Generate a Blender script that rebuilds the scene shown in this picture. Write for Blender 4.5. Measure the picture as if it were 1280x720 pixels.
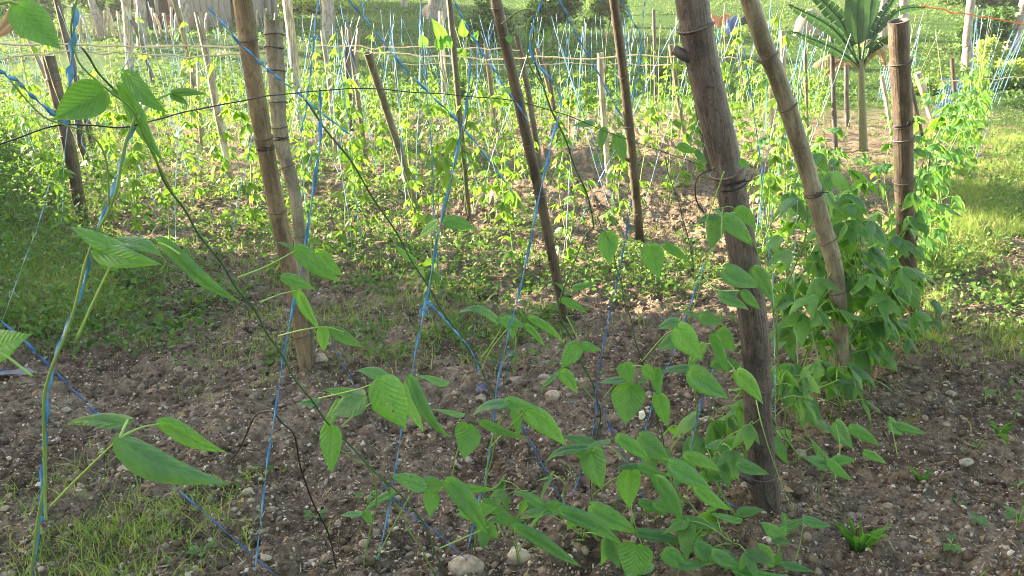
import bpy, math, random
import numpy as np
from mathutils import Vector, Matrix, Quaternion

for o in list(bpy.data.objects): bpy.data.objects.remove(o)
SC = bpy.context.scene
COL = SC.collection
rad = math.radians
random.seed(7); RNG = np.random.default_rng(11)

# ------------------------------------------------------------------ camera, sky, sun, exposure
CAMH = 1.5; PITCH = rad(18.3); FPX = 1000.0
cam = bpy.data.cameras.new('camera'); camo = bpy.data.objects.new('camera', cam); COL.objects.link(camo)
camo.location = (0, 0, CAMH); camo.rotation_euler = (rad(90) - PITCH, 0, 0)
cam.sensor_width = 36; cam.lens = 36 * FPX / 1280; cam.clip_start = 0.02; cam.clip_end = 600
cam.dof.use_dof = True; cam.dof.focus_distance = 1.9; cam.dof.aperture_fstop = 32
SC.camera = camo
SUN_EL = 17.0; SUN_AZ = -66.0                      # azimuth from +Y, clockwise
world = bpy.data.worlds.new('World'); SC.world = world; world.use_nodes = True
nt = world.node_tree; bg = nt.nodes['Background']
sky = nt.nodes.new('ShaderNodeTexSky'); sky.sky_type = 'NISHITA'; sky.sun_disc = False
sky.sun_elevation = rad(SUN_EL); sky.sun_rotation = rad(SUN_AZ % 360); sky.air_density = 1.0; sky.dust_density = 1.0
nt.links.new(sky.outputs[0], bg.inputs[0]); bg.inputs[1].default_value = 0.085
sun = bpy.data.lights.new('sun', 'SUN'); suno = bpy.data.objects.new('sun', sun); COL.objects.link(suno)
sun.energy = 4.8; sun.angle = rad(0.6); sun.color = (1.0, 0.94, 0.83)
SD = Vector((math.sin(rad(SUN_AZ)) * math.cos(rad(SUN_EL)), math.cos(rad(SUN_AZ)) * math.cos(rad(SUN_EL)), math.sin(rad(SUN_EL))))
suno.rotation_euler = SD.to_track_quat('Z', 'Y').to_euler(); suno.location = SD * 50
SC.view_settings.view_transform = 'Standard'; SC.view_settings.look = 'None'
SC.view_settings.exposure = 3.32; SC.view_settings.use_white_balance = True; SC.view_settings.white_balance_temperature = 8600; SC.view_settings.white_balance_tint = 10; SC.view_settings.gamma = 1.0
SC.render.engine = 'CYCLES'; SC.cycles.max_bounces = 8; SC.cycles.transparent_max_bounces = 8
SC.cycles.diffuse_bounces = 4; SC.cycles.filter_width = 0.9; SC.cycles.glossy_bounces = 2; SC.cycles.transmission_bounces = 5

# ------------------------------------------------------------------ noise and terrain
def _h(i, j, s):
    n = (i.astype(np.int64) * 374761393 + j.astype(np.int64) * 668265263 + s * 974634777) & 0xffffffff
    n = ((n ^ (n >> 13)) * 1274126177) & 0xffffffff
    return ((n ^ (n >> 16)) & 0xffff) / 65535.0
def vnoise(x, y, s=0):
    x = np.asarray(x, float); y = np.asarray(y, float)
    i = np.floor(x); j = np.floor(y); u = x - i; v = y - j
    u = u * u * (3 - 2 * u); v = v * v * (3 - 2 * v)
    a = _h(i, j, s); b = _h(i + 1, j, s); c = _h(i, j + 1, s); d = _h(i + 1, j + 1, s)
    return (a * (1 - u) + b * u) * (1 - v) + (c * (1 - u) + d * u) * v
def fbm(x, y, o=4, s=0):
    t = 0; a = 1; n = 0
    for k in range(o): t = t + a * vnoise(x * 2 ** k + 17 * k, y * 2 ** k - 9 * k, s + k); n += a; a *= .5
    return t / n
def sm(x, a, b):
    t = np.clip((np.asarray(x, float) - a) / (b - a), 0, 1); return t * t * (3 - 2 * t)
def Hb(x, y):                                      # broad shape of the land
    x = np.asarray(x, float); y = np.asarray(y, float)
    z = .105 * np.maximum(0, y - 15.5) * sm(y, 14, 24) + .03 * np.maximum(0, y - 50)
    z = z + .95 * sm(-.60 * y - .05 - x, -.1, 1.9) * (1 - sm(y, 10, 15)) * sm(y, 2.2, 4.5)
    z = z + .6 * (fbm(x / 7 + 3, y / 7, 2, 5) - .5) * sm(y, 17, 28)
    return z
def H(x, y):
    x = np.asarray(x, float); y = np.asarray(y, float)
    near = 1 - sm(np.hypot(x, y), 9, 26)
    z = Hb(x, y) + .10 * (fbm(x / 1.1, y / 1.1, 2, 1) - .5) * (.4 + .6 * near)
    z = z + near * (.085 * (fbm(x / .22, y / .22, 3, 2) - .5) + .036 * (np.abs(fbm(x / .085, y / .085, 2, 3) - .5) * -3 + .5) + .030 * (fbm(x / .035, y / .035, 1, 8) - .5))
    for mx_, my_ in ((.80, 2.2), (1.40, 3.1), (2.07, 3.88), (-.93, 3.3)): z = z + (.04 + .05 * (fbm(x / .05, y / .05, 1, 9) - .5)) * np.exp(-((x - mx_) ** 2 + (y - my_) ** 2) / .013)
    return z
CP, SP = math.cos(PITCH), math.sin(PITCH)
def ray(px, py):
    cx = (px - 640) / FPX; cy = (360 - py) / FPX
    return Vector((cx, CP + SP * cy, -SP + CP * cy))
def P(px, py, Y):                                  # point on the photo ray at world distance Y
    d = ray(px, py); return Vector((0, 0, CAMH)) + d * (Y / d.y)
def G(px, py):                                     # where that ray meets the ground
    d = ray(px, py); a = .6
    while a < 110:
        p = Vector((0, 0, CAMH)) + d * (a / d.y)
        if p.z <= float(Hb(p.x, p.y)): break
        a *= 1.01
    p.z = float(H(p.x, p.y)); return p
def dep(p): return p.y * CP - (p.z - CAMH) * SP    # depth along the view axis

# ------------------------------------------------------------------ materials
def newmat(name):
    m = bpy.data.materials.new(name); m.use_nodes = True
    t = m.node_tree; t.nodes.clear(); out = t.nodes.new('ShaderNodeOutputMaterial')
    return m, t, out
def N(t, ty, **k):
    n = t.nodes.new('ShaderNode' + ty)
    for a, b in k.items():
        if a.startswith('i_'): n.inputs[a[2:].replace('_', ' ')].default_value = b
        else: setattr(n, a, b)
    return n
def ramp(t, stops, src):
    r = t.nodes.new('ShaderNodeValToRGB'); e = r.color_ramp.elements
    while len(e) < len(stops): e.new(.5)
    for q, (p, c) in zip(e, stops): q.position = p; q.color = (*c, 1) if len(c) == 3 else c
    t.links.new(src, r.inputs[0]); return r.outputs[0]
def mixc(t, f, a, b, mode='MIX'):
    m = t.nodes.new('ShaderNodeMix'); m.data_type = 'RGBA'; m.blend_type = mode
    for s, v in ((m.inputs[0], f), (m.inputs[6], a), (m.inputs[7], b)):
        if isinstance(v, (int, float)): s.default_value = v
        elif isinstance(v, tuple): s.default_value = (*v, 1)
        else: t.links.new(v, s)
    return m.outputs[2]
def noise(t, scale, vec=None, detail=3, dist=0, rough=.55):
    n = N(t, 'TexNoise'); n.inputs['Scale'].default_value = scale; n.inputs['Detail'].default_value = detail
    n.inputs['Distortion'].default_value = dist; n.inputs['Roughness'].default_value = rough
    if vec is not None: t.links.new(vec, n.inputs['Vector'])
    return n.outputs['Fac']
def mapping(t, vec, sc):
    m = N(t, 'Mapping'); m.inputs['Scale'].default_value = sc; t.links.new(vec, m.inputs[0]); return m.outputs[0]
def math_(t, op, a, b=0.0, c=None):
    m = N(t, 'Math', operation=op)
    for i, v in enumerate((a, b) if c is None else (a, b, c)):
        if isinstance(v, (int, float)): m.inputs[i].default_value = v
        else: t.links.new(v, m.inputs[i])
    return m.outputs[0]

def leaf_mat(name, stops, trans, rough=.42, tr=.42, veins=False, island=True, spec=.4):
    m, t, out = newmat(name)
    geo = N(t, 'NewGeometry'); tc = N(t, 'TexCoord')
    r = geo.outputs['Random Per Island']
    if not island:
        oi = N(t, 'ObjectInfo'); r = oi.outputs['Random']
    c = ramp(t, stops, r)
    nz = noise(t, 35, tc.outputs['Object'], 3)
    c = mixc(t, ramp(t, [(.35, (0, 0, 0)), (.7, (.35, .35, .35))], nz), c, (stops[-1][1][0] * 1.3, stops[-1][1][1] * 1.15, stops[-1][1][2]))
    hgt = None
    if veins:
        uv = N(t, 'UVMap'); sx = N(t, 'SeparateXYZ'); t.links.new(uv.outputs[0], sx.inputs[0])
        u = math_(t, 'SUBTRACT', sx.outputs[0], .5); au = math_(t, 'ABSOLUTE', u)
        mid = math_(t, 'LESS_THAN', au, .014)
        q = math_(t, 'SUBTRACT', sx.outputs[1], math_(t, 'MULTIPLY', math_(t, 'POWER', au, .8), .62))
        fr = math_(t, 'PINGPONG', math_(t, 'MULTIPLY', q, 8.5), .5)
        lat = math_(t, 'LESS_THAN', fr, .045)
        hgt = math_(t, 'SMOOTH_MIN', math_(t, 'MULTIPLY', fr, 1.6), .5, .25)
        fine = N(t, 'TexVoronoi', feature='DISTANCE_TO_EDGE'); fine.inputs['Scale'].default_value = 34
        t.links.new(uv.outputs[0], fine.inputs['Vector'])
        hgt = math_(t, 'ADD', hgt, math_(t, 'MULTIPLY', fine.outputs['Distance'], .5))
        v = math_(t, 'MAXIMUM', mid, math_(t, 'MULTIPLY', lat, .6))
        sp_ = noise(t, 9, uv.outputs[0], 5, .4, .7); c = mixc(t, ramp(t, [(.62, (0, 0, 0)), (.78, (.55, .55, .55))], noise(t, 60, tc.outputs['Object'], 3)), c, (.22, .26, .06)); c = mixc(t, ramp(t, [(.3, (.5, .5, .5)), (.55, (0, 0, 0))], sp_), c, (.012, .06, .02))
        c = mixc(t, math_(t, 'MULTIPLY', v, .38), c, tuple(min(1, x * 1.9 + .02) for x in stops[0][1]))
    if veins:
        ed = math_(t, 'MULTIPLY', math_(t, 'GREATER_THAN', math_(t, 'ADD', math_(t, 'ABSOLUTE', u), math_(t, 'MULTIPLY', sx.outputs[1], .42)), .60), ramp(t, [(.5, (0, 0, 0)), (.66, (.6, .6, .6))], noise(t, 26, tc.outputs['Object'], 3)))
        c = mixc(t, ed, c, (.24, .22, .06))
    pr = N(t, 'BsdfPrincipled'); pr.inputs['Roughness'].default_value = rough
    pr.inputs['Specular IOR Level'].default_value = spec
    t.links.new(c, pr.inputs['Base Color'])
    bmp = N(t, 'Bump'); bmp.inputs['Strength'].default_value = .6 if veins else .45; bmp.inputs['Distance'].default_value = .004 if veins else .004
    t.links.new(hgt if hgt is not None else noise(t, 120, tc.outputs['Object'], 2), bmp.inputs['Height'])
    t.links.new(bmp.outputs[0], pr.inputs['Normal'])
    tl = N(t, 'BsdfTranslucent')
    t.links.new(mixc(t, .6, c, trans), tl.inputs[0])
    mx = N(t, 'MixShader'); mx.inputs[0].default_value = tr
    t.links.new(pr.outputs[0], mx.inputs[1]); t.links.new(tl.outputs[0], mx.inputs[2]); res = mx.outputs[0]
    if veins:
        hv = N(t, 'TexVoronoi'); hv.inputs['Scale'].default_value = 75; t.links.new(tc.outputs['Object'], hv.inputs['Vector'])
        hole = math_(t, 'MULTIPLY', math_(t, 'LESS_THAN', hv.outputs['Distance'], .20), math_(t, 'GREATER_THAN', noise(t, 16, tc.outputs['Object'], 2), .645))
        tp = N(t, 'BsdfTransparent'); m2 = N(t, 'MixShader'); t.links.new(hole, m2.inputs[0]); t.links.new(res, m2.inputs[1]); t.links.new(tp.outputs[0], m2.inputs[2]); res = m2.outputs[0]
    t.links.new(res, out.inputs[0])
    return m
M = {}
M['leaf'] = leaf_mat('bean_leaf', [(0, (.018, .125, .055)), (.35, (.032, .19, .062)), (.7, (.055, .26, .065)), (1, (.11, .34, .055))], (.20, .50, .03), .33, .40, True, False, .75)
M['field_leaf'] = leaf_mat('field_bean_leaf', [(0, (.04, .14, .03)), (.5, (.07, .22, .035)), (.85, (.13, .30, .04)), (1, (.24, .32, .05))], (.26, .50, .045), .42, .48)
M['row_leaf'] = leaf_mat('row_bean_leaf', [(0, (.016, .10, .045)), (.5, (.036, .18, .052)), (1, (.09, .29, .05))], (.30, .64, .05), .38, .46, True, True, .6)
M['weed'] = leaf_mat('weed_leaf', [(0, (.025, .085, .028)), (.6, (.05, .14, .035)), (1, (.12, .23, .05))], (.18, .36, .05), .6, .33)
M['grass'] = leaf_mat('grass_blade', [(0, (.05, .15, .03)), (.6, (.11, .26, .05)), (.9, (.22, .34, .08)), (1, (.42, .36, .18))], (.32, .50, .07), .6, .4)
M['hillgrass'] = leaf_mat('hill_grass', [(0, (.012, .05, .016)), (.6, (.035, .10, .026)), (1, (.14, .21, .05))], (.36, .50, .08), .7, .35)
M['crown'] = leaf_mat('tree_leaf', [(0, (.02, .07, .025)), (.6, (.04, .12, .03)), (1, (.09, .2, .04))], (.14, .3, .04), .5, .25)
M['sunny_bush'] = leaf_mat('bush_leaf', [(0, (.08, .2, .04)), (.6, (.18, .32, .06)), (1, (.4, .45, .08))], (.45, .6, .08), .5, .4)  # sunlit yellow-green put into the base colour of the bush leaves
M['banana'] = leaf_mat('banana_leaf', [(0, (.012, .05, .028)), (1, (.028, .085, .035))], (.06, .18, .04), .45, .22)
M['dryleaf'] = leaf_mat('dry_leaf', [(0, (.14, .085, .045)), (1, (.36, .25, .14))], (.4, .25, .1), .7, .25)

def stem_mat(name, a, b):
    m, t, out = newmat(name); tc = N(t, 'TexCoord')
    pr = N(t, 'BsdfPrincipled'); pr.inputs['Roughness'].default_value = .5
    t.links.new(mixc(t, noise(t, 30, tc.outputs['Object']), a, b), pr.inputs['Base Color'])
    t.links.new(pr.outputs[0], out.inputs[0]); return m
M['stem'] = stem_mat('vine_stem', (.05, .13, .03), (.17, .30, .07))
M['petiole'] = stem_mat('petiole', (.12, .28, .06), (.24, .42, .10))
M['banana_stem'] = stem_mat('banana_stem', (.07, .10, .045), (.17, .16, .09))
M['darkstem'] = stem_mat('dark_vine_stem', (.015, .05, .03), (.05, .14, .05))
M['dryvine'] = stem_mat('dry_stem', (.25, .2, .12), (.45, .38, .2))

def twine_mat(name, a, b, tr=.35):
    m, t, out = newmat(name); tc = N(t, 'TexCoord')
    uv = mapping(t, tc.outputs['Object'], (60, 60, 14))
    pr = N(t, 'BsdfPrincipled'); pr.inputs['Roughness'].default_value = .38
    c = mixc(t, ramp(t, [(.35, (0, 0, 0)), (.65, (1, 1, 1))], noise(t, 1, uv, 3)), a, b); c = mixc(t, ramp(t, [(.6, (0, 0, 0)), (.75, (.5, .5, .5))], noise(t, 1.7, uv, 4)), c, (.42, .52, .60))
    t.links.new(c, pr.inputs['Base Color'])
    tl = N(t, 'BsdfTranslucent'); t.links.new(c, tl.inputs[0])
    mx = N(t, 'MixShader'); mx.inputs[0].default_value = tr
    t.links.new(pr.outputs[0], mx.inputs[1]); t.links.new(tl.outputs[0], mx.inputs[2]); t.links.new(mx.outputs[0], out.inputs[0])
    return m
M['blue'] = twine_mat('blue_twine', (.05, .27, .58), (.16, .50, .82))
M['deepblue'] = twine_mat('deep_blue_twine', (.04, .15, .48), (.12, .32, .70))
M['paleblue'] = twine_mat('pale_blue_twine', (.22, .45, .62), (.45, .66, .75))
M['cream'] = twine_mat('cream_twine', (.60, .50, .36), (.78, .70, .55))
M['orange'] = twine_mat('orange_rope', (.55, .20, .08), (.75, .38, .2))
m, t, out = newmat('black_wire'); pr = N(t, 'BsdfPrincipled'); pr.inputs['Base Color'].default_value = (.012, .012, .014, 1); pr.inputs['Roughness'].default_value = .45
t.links.new(pr.outputs[0], out.inputs[0]); M['wire'] = m

def bamboo(name, base, light, dark, blotch=.5):
    m, t, out = newmat(name); tc = N(t, 'TexCoord'); oi = N(t, 'ObjectInfo')
    off = N(t, 'VectorMath', operation='ADD'); t.links.new(tc.outputs['Object'], off.inputs[0])
    cmb = N(t, 'CombineXYZ'); 
    for k in range(3): t.links.new(math_(t, 'MULTIPLY', oi.outputs['Random'], 37.0 + k * 11), cmb.inputs[k])
    t.links.new(cmb.outputs[0], off.inputs[1]); v = off.outputs[0]
    fib = noise(t, 1, mapping(t, v, (170, 170, 5)), 4, .2)
    big = noise(t, 1, mapping(t, v, (16, 16, 5)), 5, .6, .62)
    bl = noise(t, 1, mapping(t, v, (40, 40, 22)), 6, .8, .7)
    spk = noise(t, 1, mapping(t, v, (230, 230, 120)), 3, .2, .7)
    c = mixc(t, ramp(t, [(.3, (0, 0, 0)), (.72, (1, 1, 1))], fib), base, light)
    c = mixc(t, ramp(t, [(.5 - .22 * blotch, (1, 1, 1)), (.62, (0, 0, 0))], big), c, dark)
    c = mixc(t, math_(t, 'MULTIPLY', ramp(t, [(.52, (0, 0, 0)), (.64, (1, 1, 1))], bl), .85 * blotch), c, tuple(x * .6 for x in dark))
    c = mixc(t, ramp(t, [(.62, (0, 0, 0)), (.72, (.75, .75, .75))], spk), c, tuple(min(.6, x * 1.5 + .04) for x in light))
    pr = N(t, 'BsdfPrincipled'); pr.inputs['Roughness'].default_value = .46; pr.inputs['Specular IOR Level'].default_value = .5
    t.links.new(c, pr.inputs['Base Color'])
    b = N(t, 'Bump'); b.inputs['Strength'].default_value = .8; b.inputs['Distance'].default_value = .004
    t.links.new(math_(t, 'ADD', fib, math_(t, 'MULTIPLY', bl, 1.2)), b.inputs['Height']); t.links.new(b.outputs[0], pr.inputs['Normal'])
    t.links.new(pr.outputs[0], out.inputs[0]); return m
M['bam_grey'] = bamboo('weathered_bamboo', (.062, .050, .053), (.165, .142, .145), (.020, .016, .020), 1.0)
M['bam_beige'] = bamboo('beige_bamboo', (.19, .17, .13), (.30, .27, .21), (.08, .07, .052), .6)
M['bam_brown'] = bamboo('brown_bamboo', (.175, .128, .085), (.29, .225, .155), (.065, .046, .033), .7)
M['bam_dark'] = bamboo('dark_bamboo', (.078, .057, .045), (.15, .115, .09), (.026, .020, .018), .8)
M['bam_pale'] = bamboo('pale_bamboo', (.44, .37, .28), (.60, .52, .40), (.22, .17, .12), .3)  # pale bamboo, lightened further to stand in for strong sun on the stakes
M['ring'] = bamboo('bamboo_node', (.07, .055, .05), (.16, .13, .12), (.02, .016, .016), 1.0)
M['trunk'] = bamboo('tree_trunk_bark', (.25, .22, .20), (.38, .34, .31), (.12, .10, .095), .6)
m, t, out = newmat('hollow_bamboo'); pr = N(t, 'BsdfPrincipled'); pr.inputs['Base Color'].default_value = (.10, .07, .05, 1); pr.inputs['Roughness'].default_value = .9
t.links.new(pr.outputs[0], out.inputs[0]); M['hollow'] = m

def rock_mat(name, stops, island=True, sc=30, bump=.5):
    m, t, out = newmat(name); tc = N(t, 'TexCoord'); geo = N(t, 'NewGeometry'); oi = N(t, 'ObjectInfo')
    c = ramp(t, stops, geo.outputs['Random Per Island'] if island else oi.outputs['Random'])
    n1 = noise(t, sc, tc.outputs['Object'], 6, .3, .65)
    c = mixc(t, ramp(t, [(.36, (.75, .75, .75)), (.62, (0, 0, 0))], n1), c, (.16, .12, .092))
    pr = N(t, 'BsdfPrincipled'); pr.inputs['Roughness'].default_value = .95; pr.inputs['Specular IOR Level'].default_value = .08; t.links.new(c, pr.inputs['Base Color'])
    b = N(t, 'Bump'); b.inputs['Strength'].default_value = bump; b.inputs['Distance'].default_value = .006
    t.links.new(n1, b.inputs['Height']); t.links.new(b.outputs[0], pr.inputs['Normal'])
    t.links.new(pr.outputs[0], out.inputs[0]); return m
M['rock'] = rock_mat('limestone', [(0, (.26, .21, .16)), (.5, (.36, .31, .25)), (1, (.46, .41, .34))], False, 45)
M['gravel'] = rock_mat('gravel', [(0, (.05, .036, .028)), (.3, (.14, .105, .082)), (.6, (.30, .24, .195)), (.8, (.50, .44, .37)), (1, (.72, .66, .59))], True, 90, .3)
M['clod'] = rock_mat('soil_clod', [(0, (.030, .021, .015)), (.5, (.13, .095, .070)), (1, (.40, .32, .25))], True, 60, .8)

m, t, out = newmat('field_soil'); tc = N(t, 'TexCoord'); v = tc.outputs['Object']
sp = N(t, 'SeparateXYZ'); t.links.new(v, sp.inputs[0])
n1 = noise(t, 2.2, v, 6, .3, .62); n2 = noise(t, 28, v, 7, .2, .72); n3 = noise(t, 110, v, 3, 0, .6)
soil = ramp(t, [(.25, (.016, .011, .008)), (.42, (.085, .060, .043)), (.58, (.25, .19, .145)), (.74, (.52, .44, .36))], math_(t, 'ADD', math_(t, 'MULTIPLY', n1, .4), math_(t, 'MULTIPLY', n2, .62)))  # lowest stop puts the shade of the crumb hollows into the soil colour
vo = N(t, 'TexVoronoi'); vo.inputs['Scale'].default_value = 95; t.links.new(v, vo.inputs['Vector'])
spk = math_(t, 'MULTIPLY', math_(t, 'LESS_THAN', vo.outputs['Distance'], .36), math_(t, 'GREATER_THAN', noise(t, 47, v, 1), .56))
soil = mixc(t, math_(t, 'MULTIPLY', spk, .7), soil, (.33, .28, .235))
g1 = noise(t, .55, v, 5, .4, .6); g2 = noise(t, 9, v, 5, .2, .7)
gr = ramp(t, [(.25, (.018, .045, .016)), (.5, (.042, .095, .026)), (.75, (.10, .155, .04))], g2)
gr = mixc(t, ramp(t, [(.56, (0, 0, 0)), (.72, (.6, .6, .6))], g1), gr, (.20, .21, .08))
far = N(t, 'MapRange'); far.inputs[1].default_value = 15; far.inputs[2].default_value = 19; t.links.new(math_(t, 'ADD', sp.outputs[1], math_(t, 'MULTIPLY', g1, 5)), far.inputs[0])
# right hand path side and left bank carry green too
rt = N(t, 'MapRange'); rt.inputs[1].default_value = .5; rt.inputs[2].default_value = 1.3
t.links.new(math_(t, 'ADD', math_(t, 'SUBTRACT', sp.outputs[0], math_(t, 'MULTIPLY', sp.outputs[1], .56)), math_(t, 'MULTIPLY', g1, 1.2)), rt.inputs[0])
rt2 = N(t, 'MapRange'); rt2.inputs[1].default_value = 5; rt2.inputs[2].default_value = 7.5; t.links.new(sp.outputs[1], rt2.inputs[0])
lf = N(t, 'MapRange'); lf.inputs[1].default_value = -.2; lf.inputs[2].default_value = .6
t.links.new(math_(t, 'SUBTRACT', math_(t, 'MULTIPLY', sp.outputs[1], -.56), sp.outputs[0]), lf.inputs[0])
lf2 = N(t, 'MapRange'); lf2.inputs[1].default_value = 4; lf2.inputs[2].default_value = 5; t.links.new(sp.outputs[1], lf2.inputs[0])
mk_ = math_(t, 'MAXIMUM', far.outputs[0], math_(t, 'MAXIMUM', math_(t, 'MULTIPLY', ramp(t, [(.42, (0, 0, 0)), (.58, (1, 1, 1))], noise(t, 1.6, v, 4, .3)), math_(t, 'MULTIPLY', rt.outputs[0], math_(t, 'MULTIPLY', rt2.outputs[0], .8))), math_(t, 'MULTIPLY', math_(t, 'MULTIPLY', lf.outputs[0], lf2.outputs[0]), .8)))
c = mixc(t, mk_, soil, gr)
pr = N(t, 'BsdfPrincipled'); pr.inputs['Roughness'].default_value = .95; pr.inputs['Specular IOR Level'].default_value = .04
t.links.new(c, pr.inputs['Base Color'])
b = N(t, 'Bump'); b.inputs['Strength'].default_value = 1.0; b.inputs['Distance'].default_value = .022
t.links.new(math_(t, 'ADD', n2, math_(t, 'MULTIPLY', n3, .45)), b.inputs['Height']); t.links.new(b.outputs[0], pr.inputs['Normal'])
t.links.new(pr.outputs[0], out.inputs[0]); M['soil'] = m

def plain(name, c, rough=.8, c2=None, sc=8):
    m, t, out = newmat(name); tc = N(t, 'TexCoord'); pr = N(t, 'BsdfPrincipled'); pr.inputs['Roughness'].default_value = rough
    t.links.new(mixc(t, noise(t, sc, tc.outputs['Object'], 5), c, c2 or tuple(x * .6 for x in c)), pr.inputs['Base Color'])
    t.links.new(pr.outputs[0], out.inputs[0]); return m
M['board'] = plain('grey_board', (.34, .32, .32), .85, (.2, .18, .18), 3)
M['darkin'] = plain('dark_interior', (.03, .028, .035), .9)  # near-black colour for the shade inside the shed
M['roof'] = plain('rusty_roof', (.28, .2, .16), .7)
M['clothnavy'] = plain('navy_cloth', (.03, .035, .09), .9)
M['clothorange'] = plain('orange_cloth', (.62, .22, .10), .9)
M['clothblue'] = plain('blue_cloth', (.10, .18, .42), .9)
M['clothred'] = plain('red_cloth', (.14, .03, .03), .9)
M['plastic'] = plain('blue_black_plastic', (.02, .025, .07), .5, (.05, .06, .12))
M['earthcut'] = plain('orange_clay', (.55, .30, .16), .9, (.3, .17, .1), 2)
M['whiteplastic'] = plain('clear_plastic', (.55, .56, .56), .3, (.7, .7, .7))

# ------------------------------------------------------------------ mesh helpers
def mesh_np(name, V, F, mats, idx=None, uv=None, smooth=True):
    V = np.asarray(V, np.float32); F = np.asarray(F, np.int32); k = F.shape[1]
    me = bpy.data.meshes.new(name); me.vertices.add(len(V)); me.vertices.foreach_set('co', V.ravel())
    me.loops.add(F.size); me.loops.foreach_set('vertex_index', F.ravel())
    me.polygons.add(len(F)); me.polygons.foreach_set('loop_start', np.arange(0, F.size, k, dtype=np.int32))
    me.polygons.foreach_set('loop_total', np.full(len(F), k, np.int32))
    if smooth: me.polygons.foreach_set('use_smooth', np.ones(len(F), bool))
    if idx is not None: me.polygons.foreach_set('material_index', np.asarray(idx, np.int32))
    for q in mats: me.materials.append(q)
    me.update(calc_edges=True); me.validate()
    if uv is not None and len(me.loops) == F.size:
        l = me.uv_layers.new(name='UVMap'); l.data.foreach_set('uv', np.asarray(uv, np.float32)[F.ravel()].ravel())
    return me
def link(name, me, parent=None, loc=None):
    o = bpy.data.objects.new(name, me); COL.objects.link(o)
    if parent is not None: o.parent = parent
    if loc is not None: o.location = loc
    return o
def empty(name, loc, label, cat, group=None, rot=None):
    o = bpy.data.objects.new(name, None); COL.objects.link(o); o.location = loc; o.empty_display_size = .05
    if rot is not None: o.rotation_mode = 'QUATERNION'; o.rotation_quaternion = rot
    return tag(o, label, cat, group)
def tag(o, label=None, cat=None, group=None, kind=None):
    if label: o['label'] = label
    if cat: o['category'] = cat
    if group: o['group'] = group
    if kind: o['kind'] = kind
    return o
def spline(pts, n):                                # Catmull-Rom through pts
    pts = [np.array(p, float) for p in pts]
    if len(pts) == 2: return np.array([pts[0] * (1 - s) + pts[1] * s for s in np.linspace(0, 1, n)])
    a = [2 * pts[0] - pts[1]] + pts + [2 * pts[-1] - pts[-2]]; m = len(pts) - 1; out = []
    for s in np.linspace(0, m, n):
        i = min(int(s), m - 1); f = s - i; p0, p1, p2, p3 = a[i:i + 4]
        out.append(.5 * (2 * p1 + (p2 - p0) * f + (2 * p0 - 5 * p1 + 4 * p2 - p3) * f * f + (3 * p1 - p0 - 3 * p2 + p3) * f ** 3))
    return np.array(out)
def tube(C, R, sides=6, cap=True):                 # -> V, F(quads)
    C = np.asarray(C, float); n = len(C); R = np.broadcast_to(np.asarray(R, float), (n,))
    T = np.gradient(C, axis=0); T /= np.linalg.norm(T, axis=1)[:, None] + 1e-12
    ref = np.array([0., 1, .13]) if abs(T[0][1]) < .9 else np.array([1., 0, .1])
    V = []
    for i in range(n):
        a = ref - T[i] * ref.dot(T[i]); a /= np.linalg.norm(a) + 1e-12; ref = a; b = np.cross(T[i], a)
        for k in range(sides):
            w = 2 * math.pi * k / sides; V.append(C[i] + R[i] * (a * math.cos(w) + b * math.sin(w)))
    F = [(i * sides + k, i * sides + (k + 1) % sides, (i + 1) * sides + (k + 1) % sides, (i + 1) * sides + k) for i in range(n - 1) for k in range(sides)]
    if cap:
        for e, rev in ((0, 1), (n - 1, 0)):
            V.append(C[e]); c = len(V) - 1
            for k in range(0, sides - sides % 2, 2):
                q = (e * sides + k, e * sides + (k + 1) % sides, e * sides + (k + 2) % sides, c); F.append(q[::-1] if rev else q)
    return np.array(V), np.array(F)
class Acc:
    def __init__(s): s.V = []; s.F = []; s.I = []; s.U = []; s.n = 0
    def add(s, V, F, i=0, uv=None):
        s.V.append(np.asarray(V)); s.F.append(np.asarray(F) + s.n); s.I.append(np.full(len(F), i)); s.n += len(V)
        if uv is not None: s.U.append(uv)
    def mesh(s, name, mats, off=None, smooth=True):
        V = np.concatenate(s.V)
        if off is not None: V = V - np.array(off)
        return mesh_np(name, V, np.concatenate(s.F), mats, np.concatenate(s.I), np.concatenate(s.U) if s.U else None, smooth)
def ribbon(C, w, turns, ph=0.):                    # twisted flat twine with a little thickness
    C = np.asarray(C, float); n = len(C); T = np.gradient(C, axis=0); T /= np.linalg.norm(T, axis=1)[:, None] + 1e-9
    up = np.array([.1, 1., 0]); A = np.cross(T, up); A /= np.linalg.norm(A, axis=1)[:, None]; B = np.cross(T, A)
    w = np.broadcast_to(np.asarray(w, float), (n,))
    th = ph + turns * 2 * math.pi * np.linspace(0, 1, n) + .5 * np.sin(np.linspace(0, 9, n) + ph)
    d = A * np.cos(th)[:, None] + B * np.sin(th)[:, None]; e = np.cross(T, d)
    hw = (w / 2)[:, None]; tk = (w * .16)[:, None]
    V = np.stack([C - d * hw, C - e * tk, C + d * hw, C + e * tk], 1).reshape(-1, 3)
    F = [(i * 4 + k, i * 4 + (k + 1) % 4, i * 4 + 4 + (k + 1) % 4, i * 4 + 4 + k) for i in range(n - 1) for k in range(4)]
    return V, np.array(F)

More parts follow.
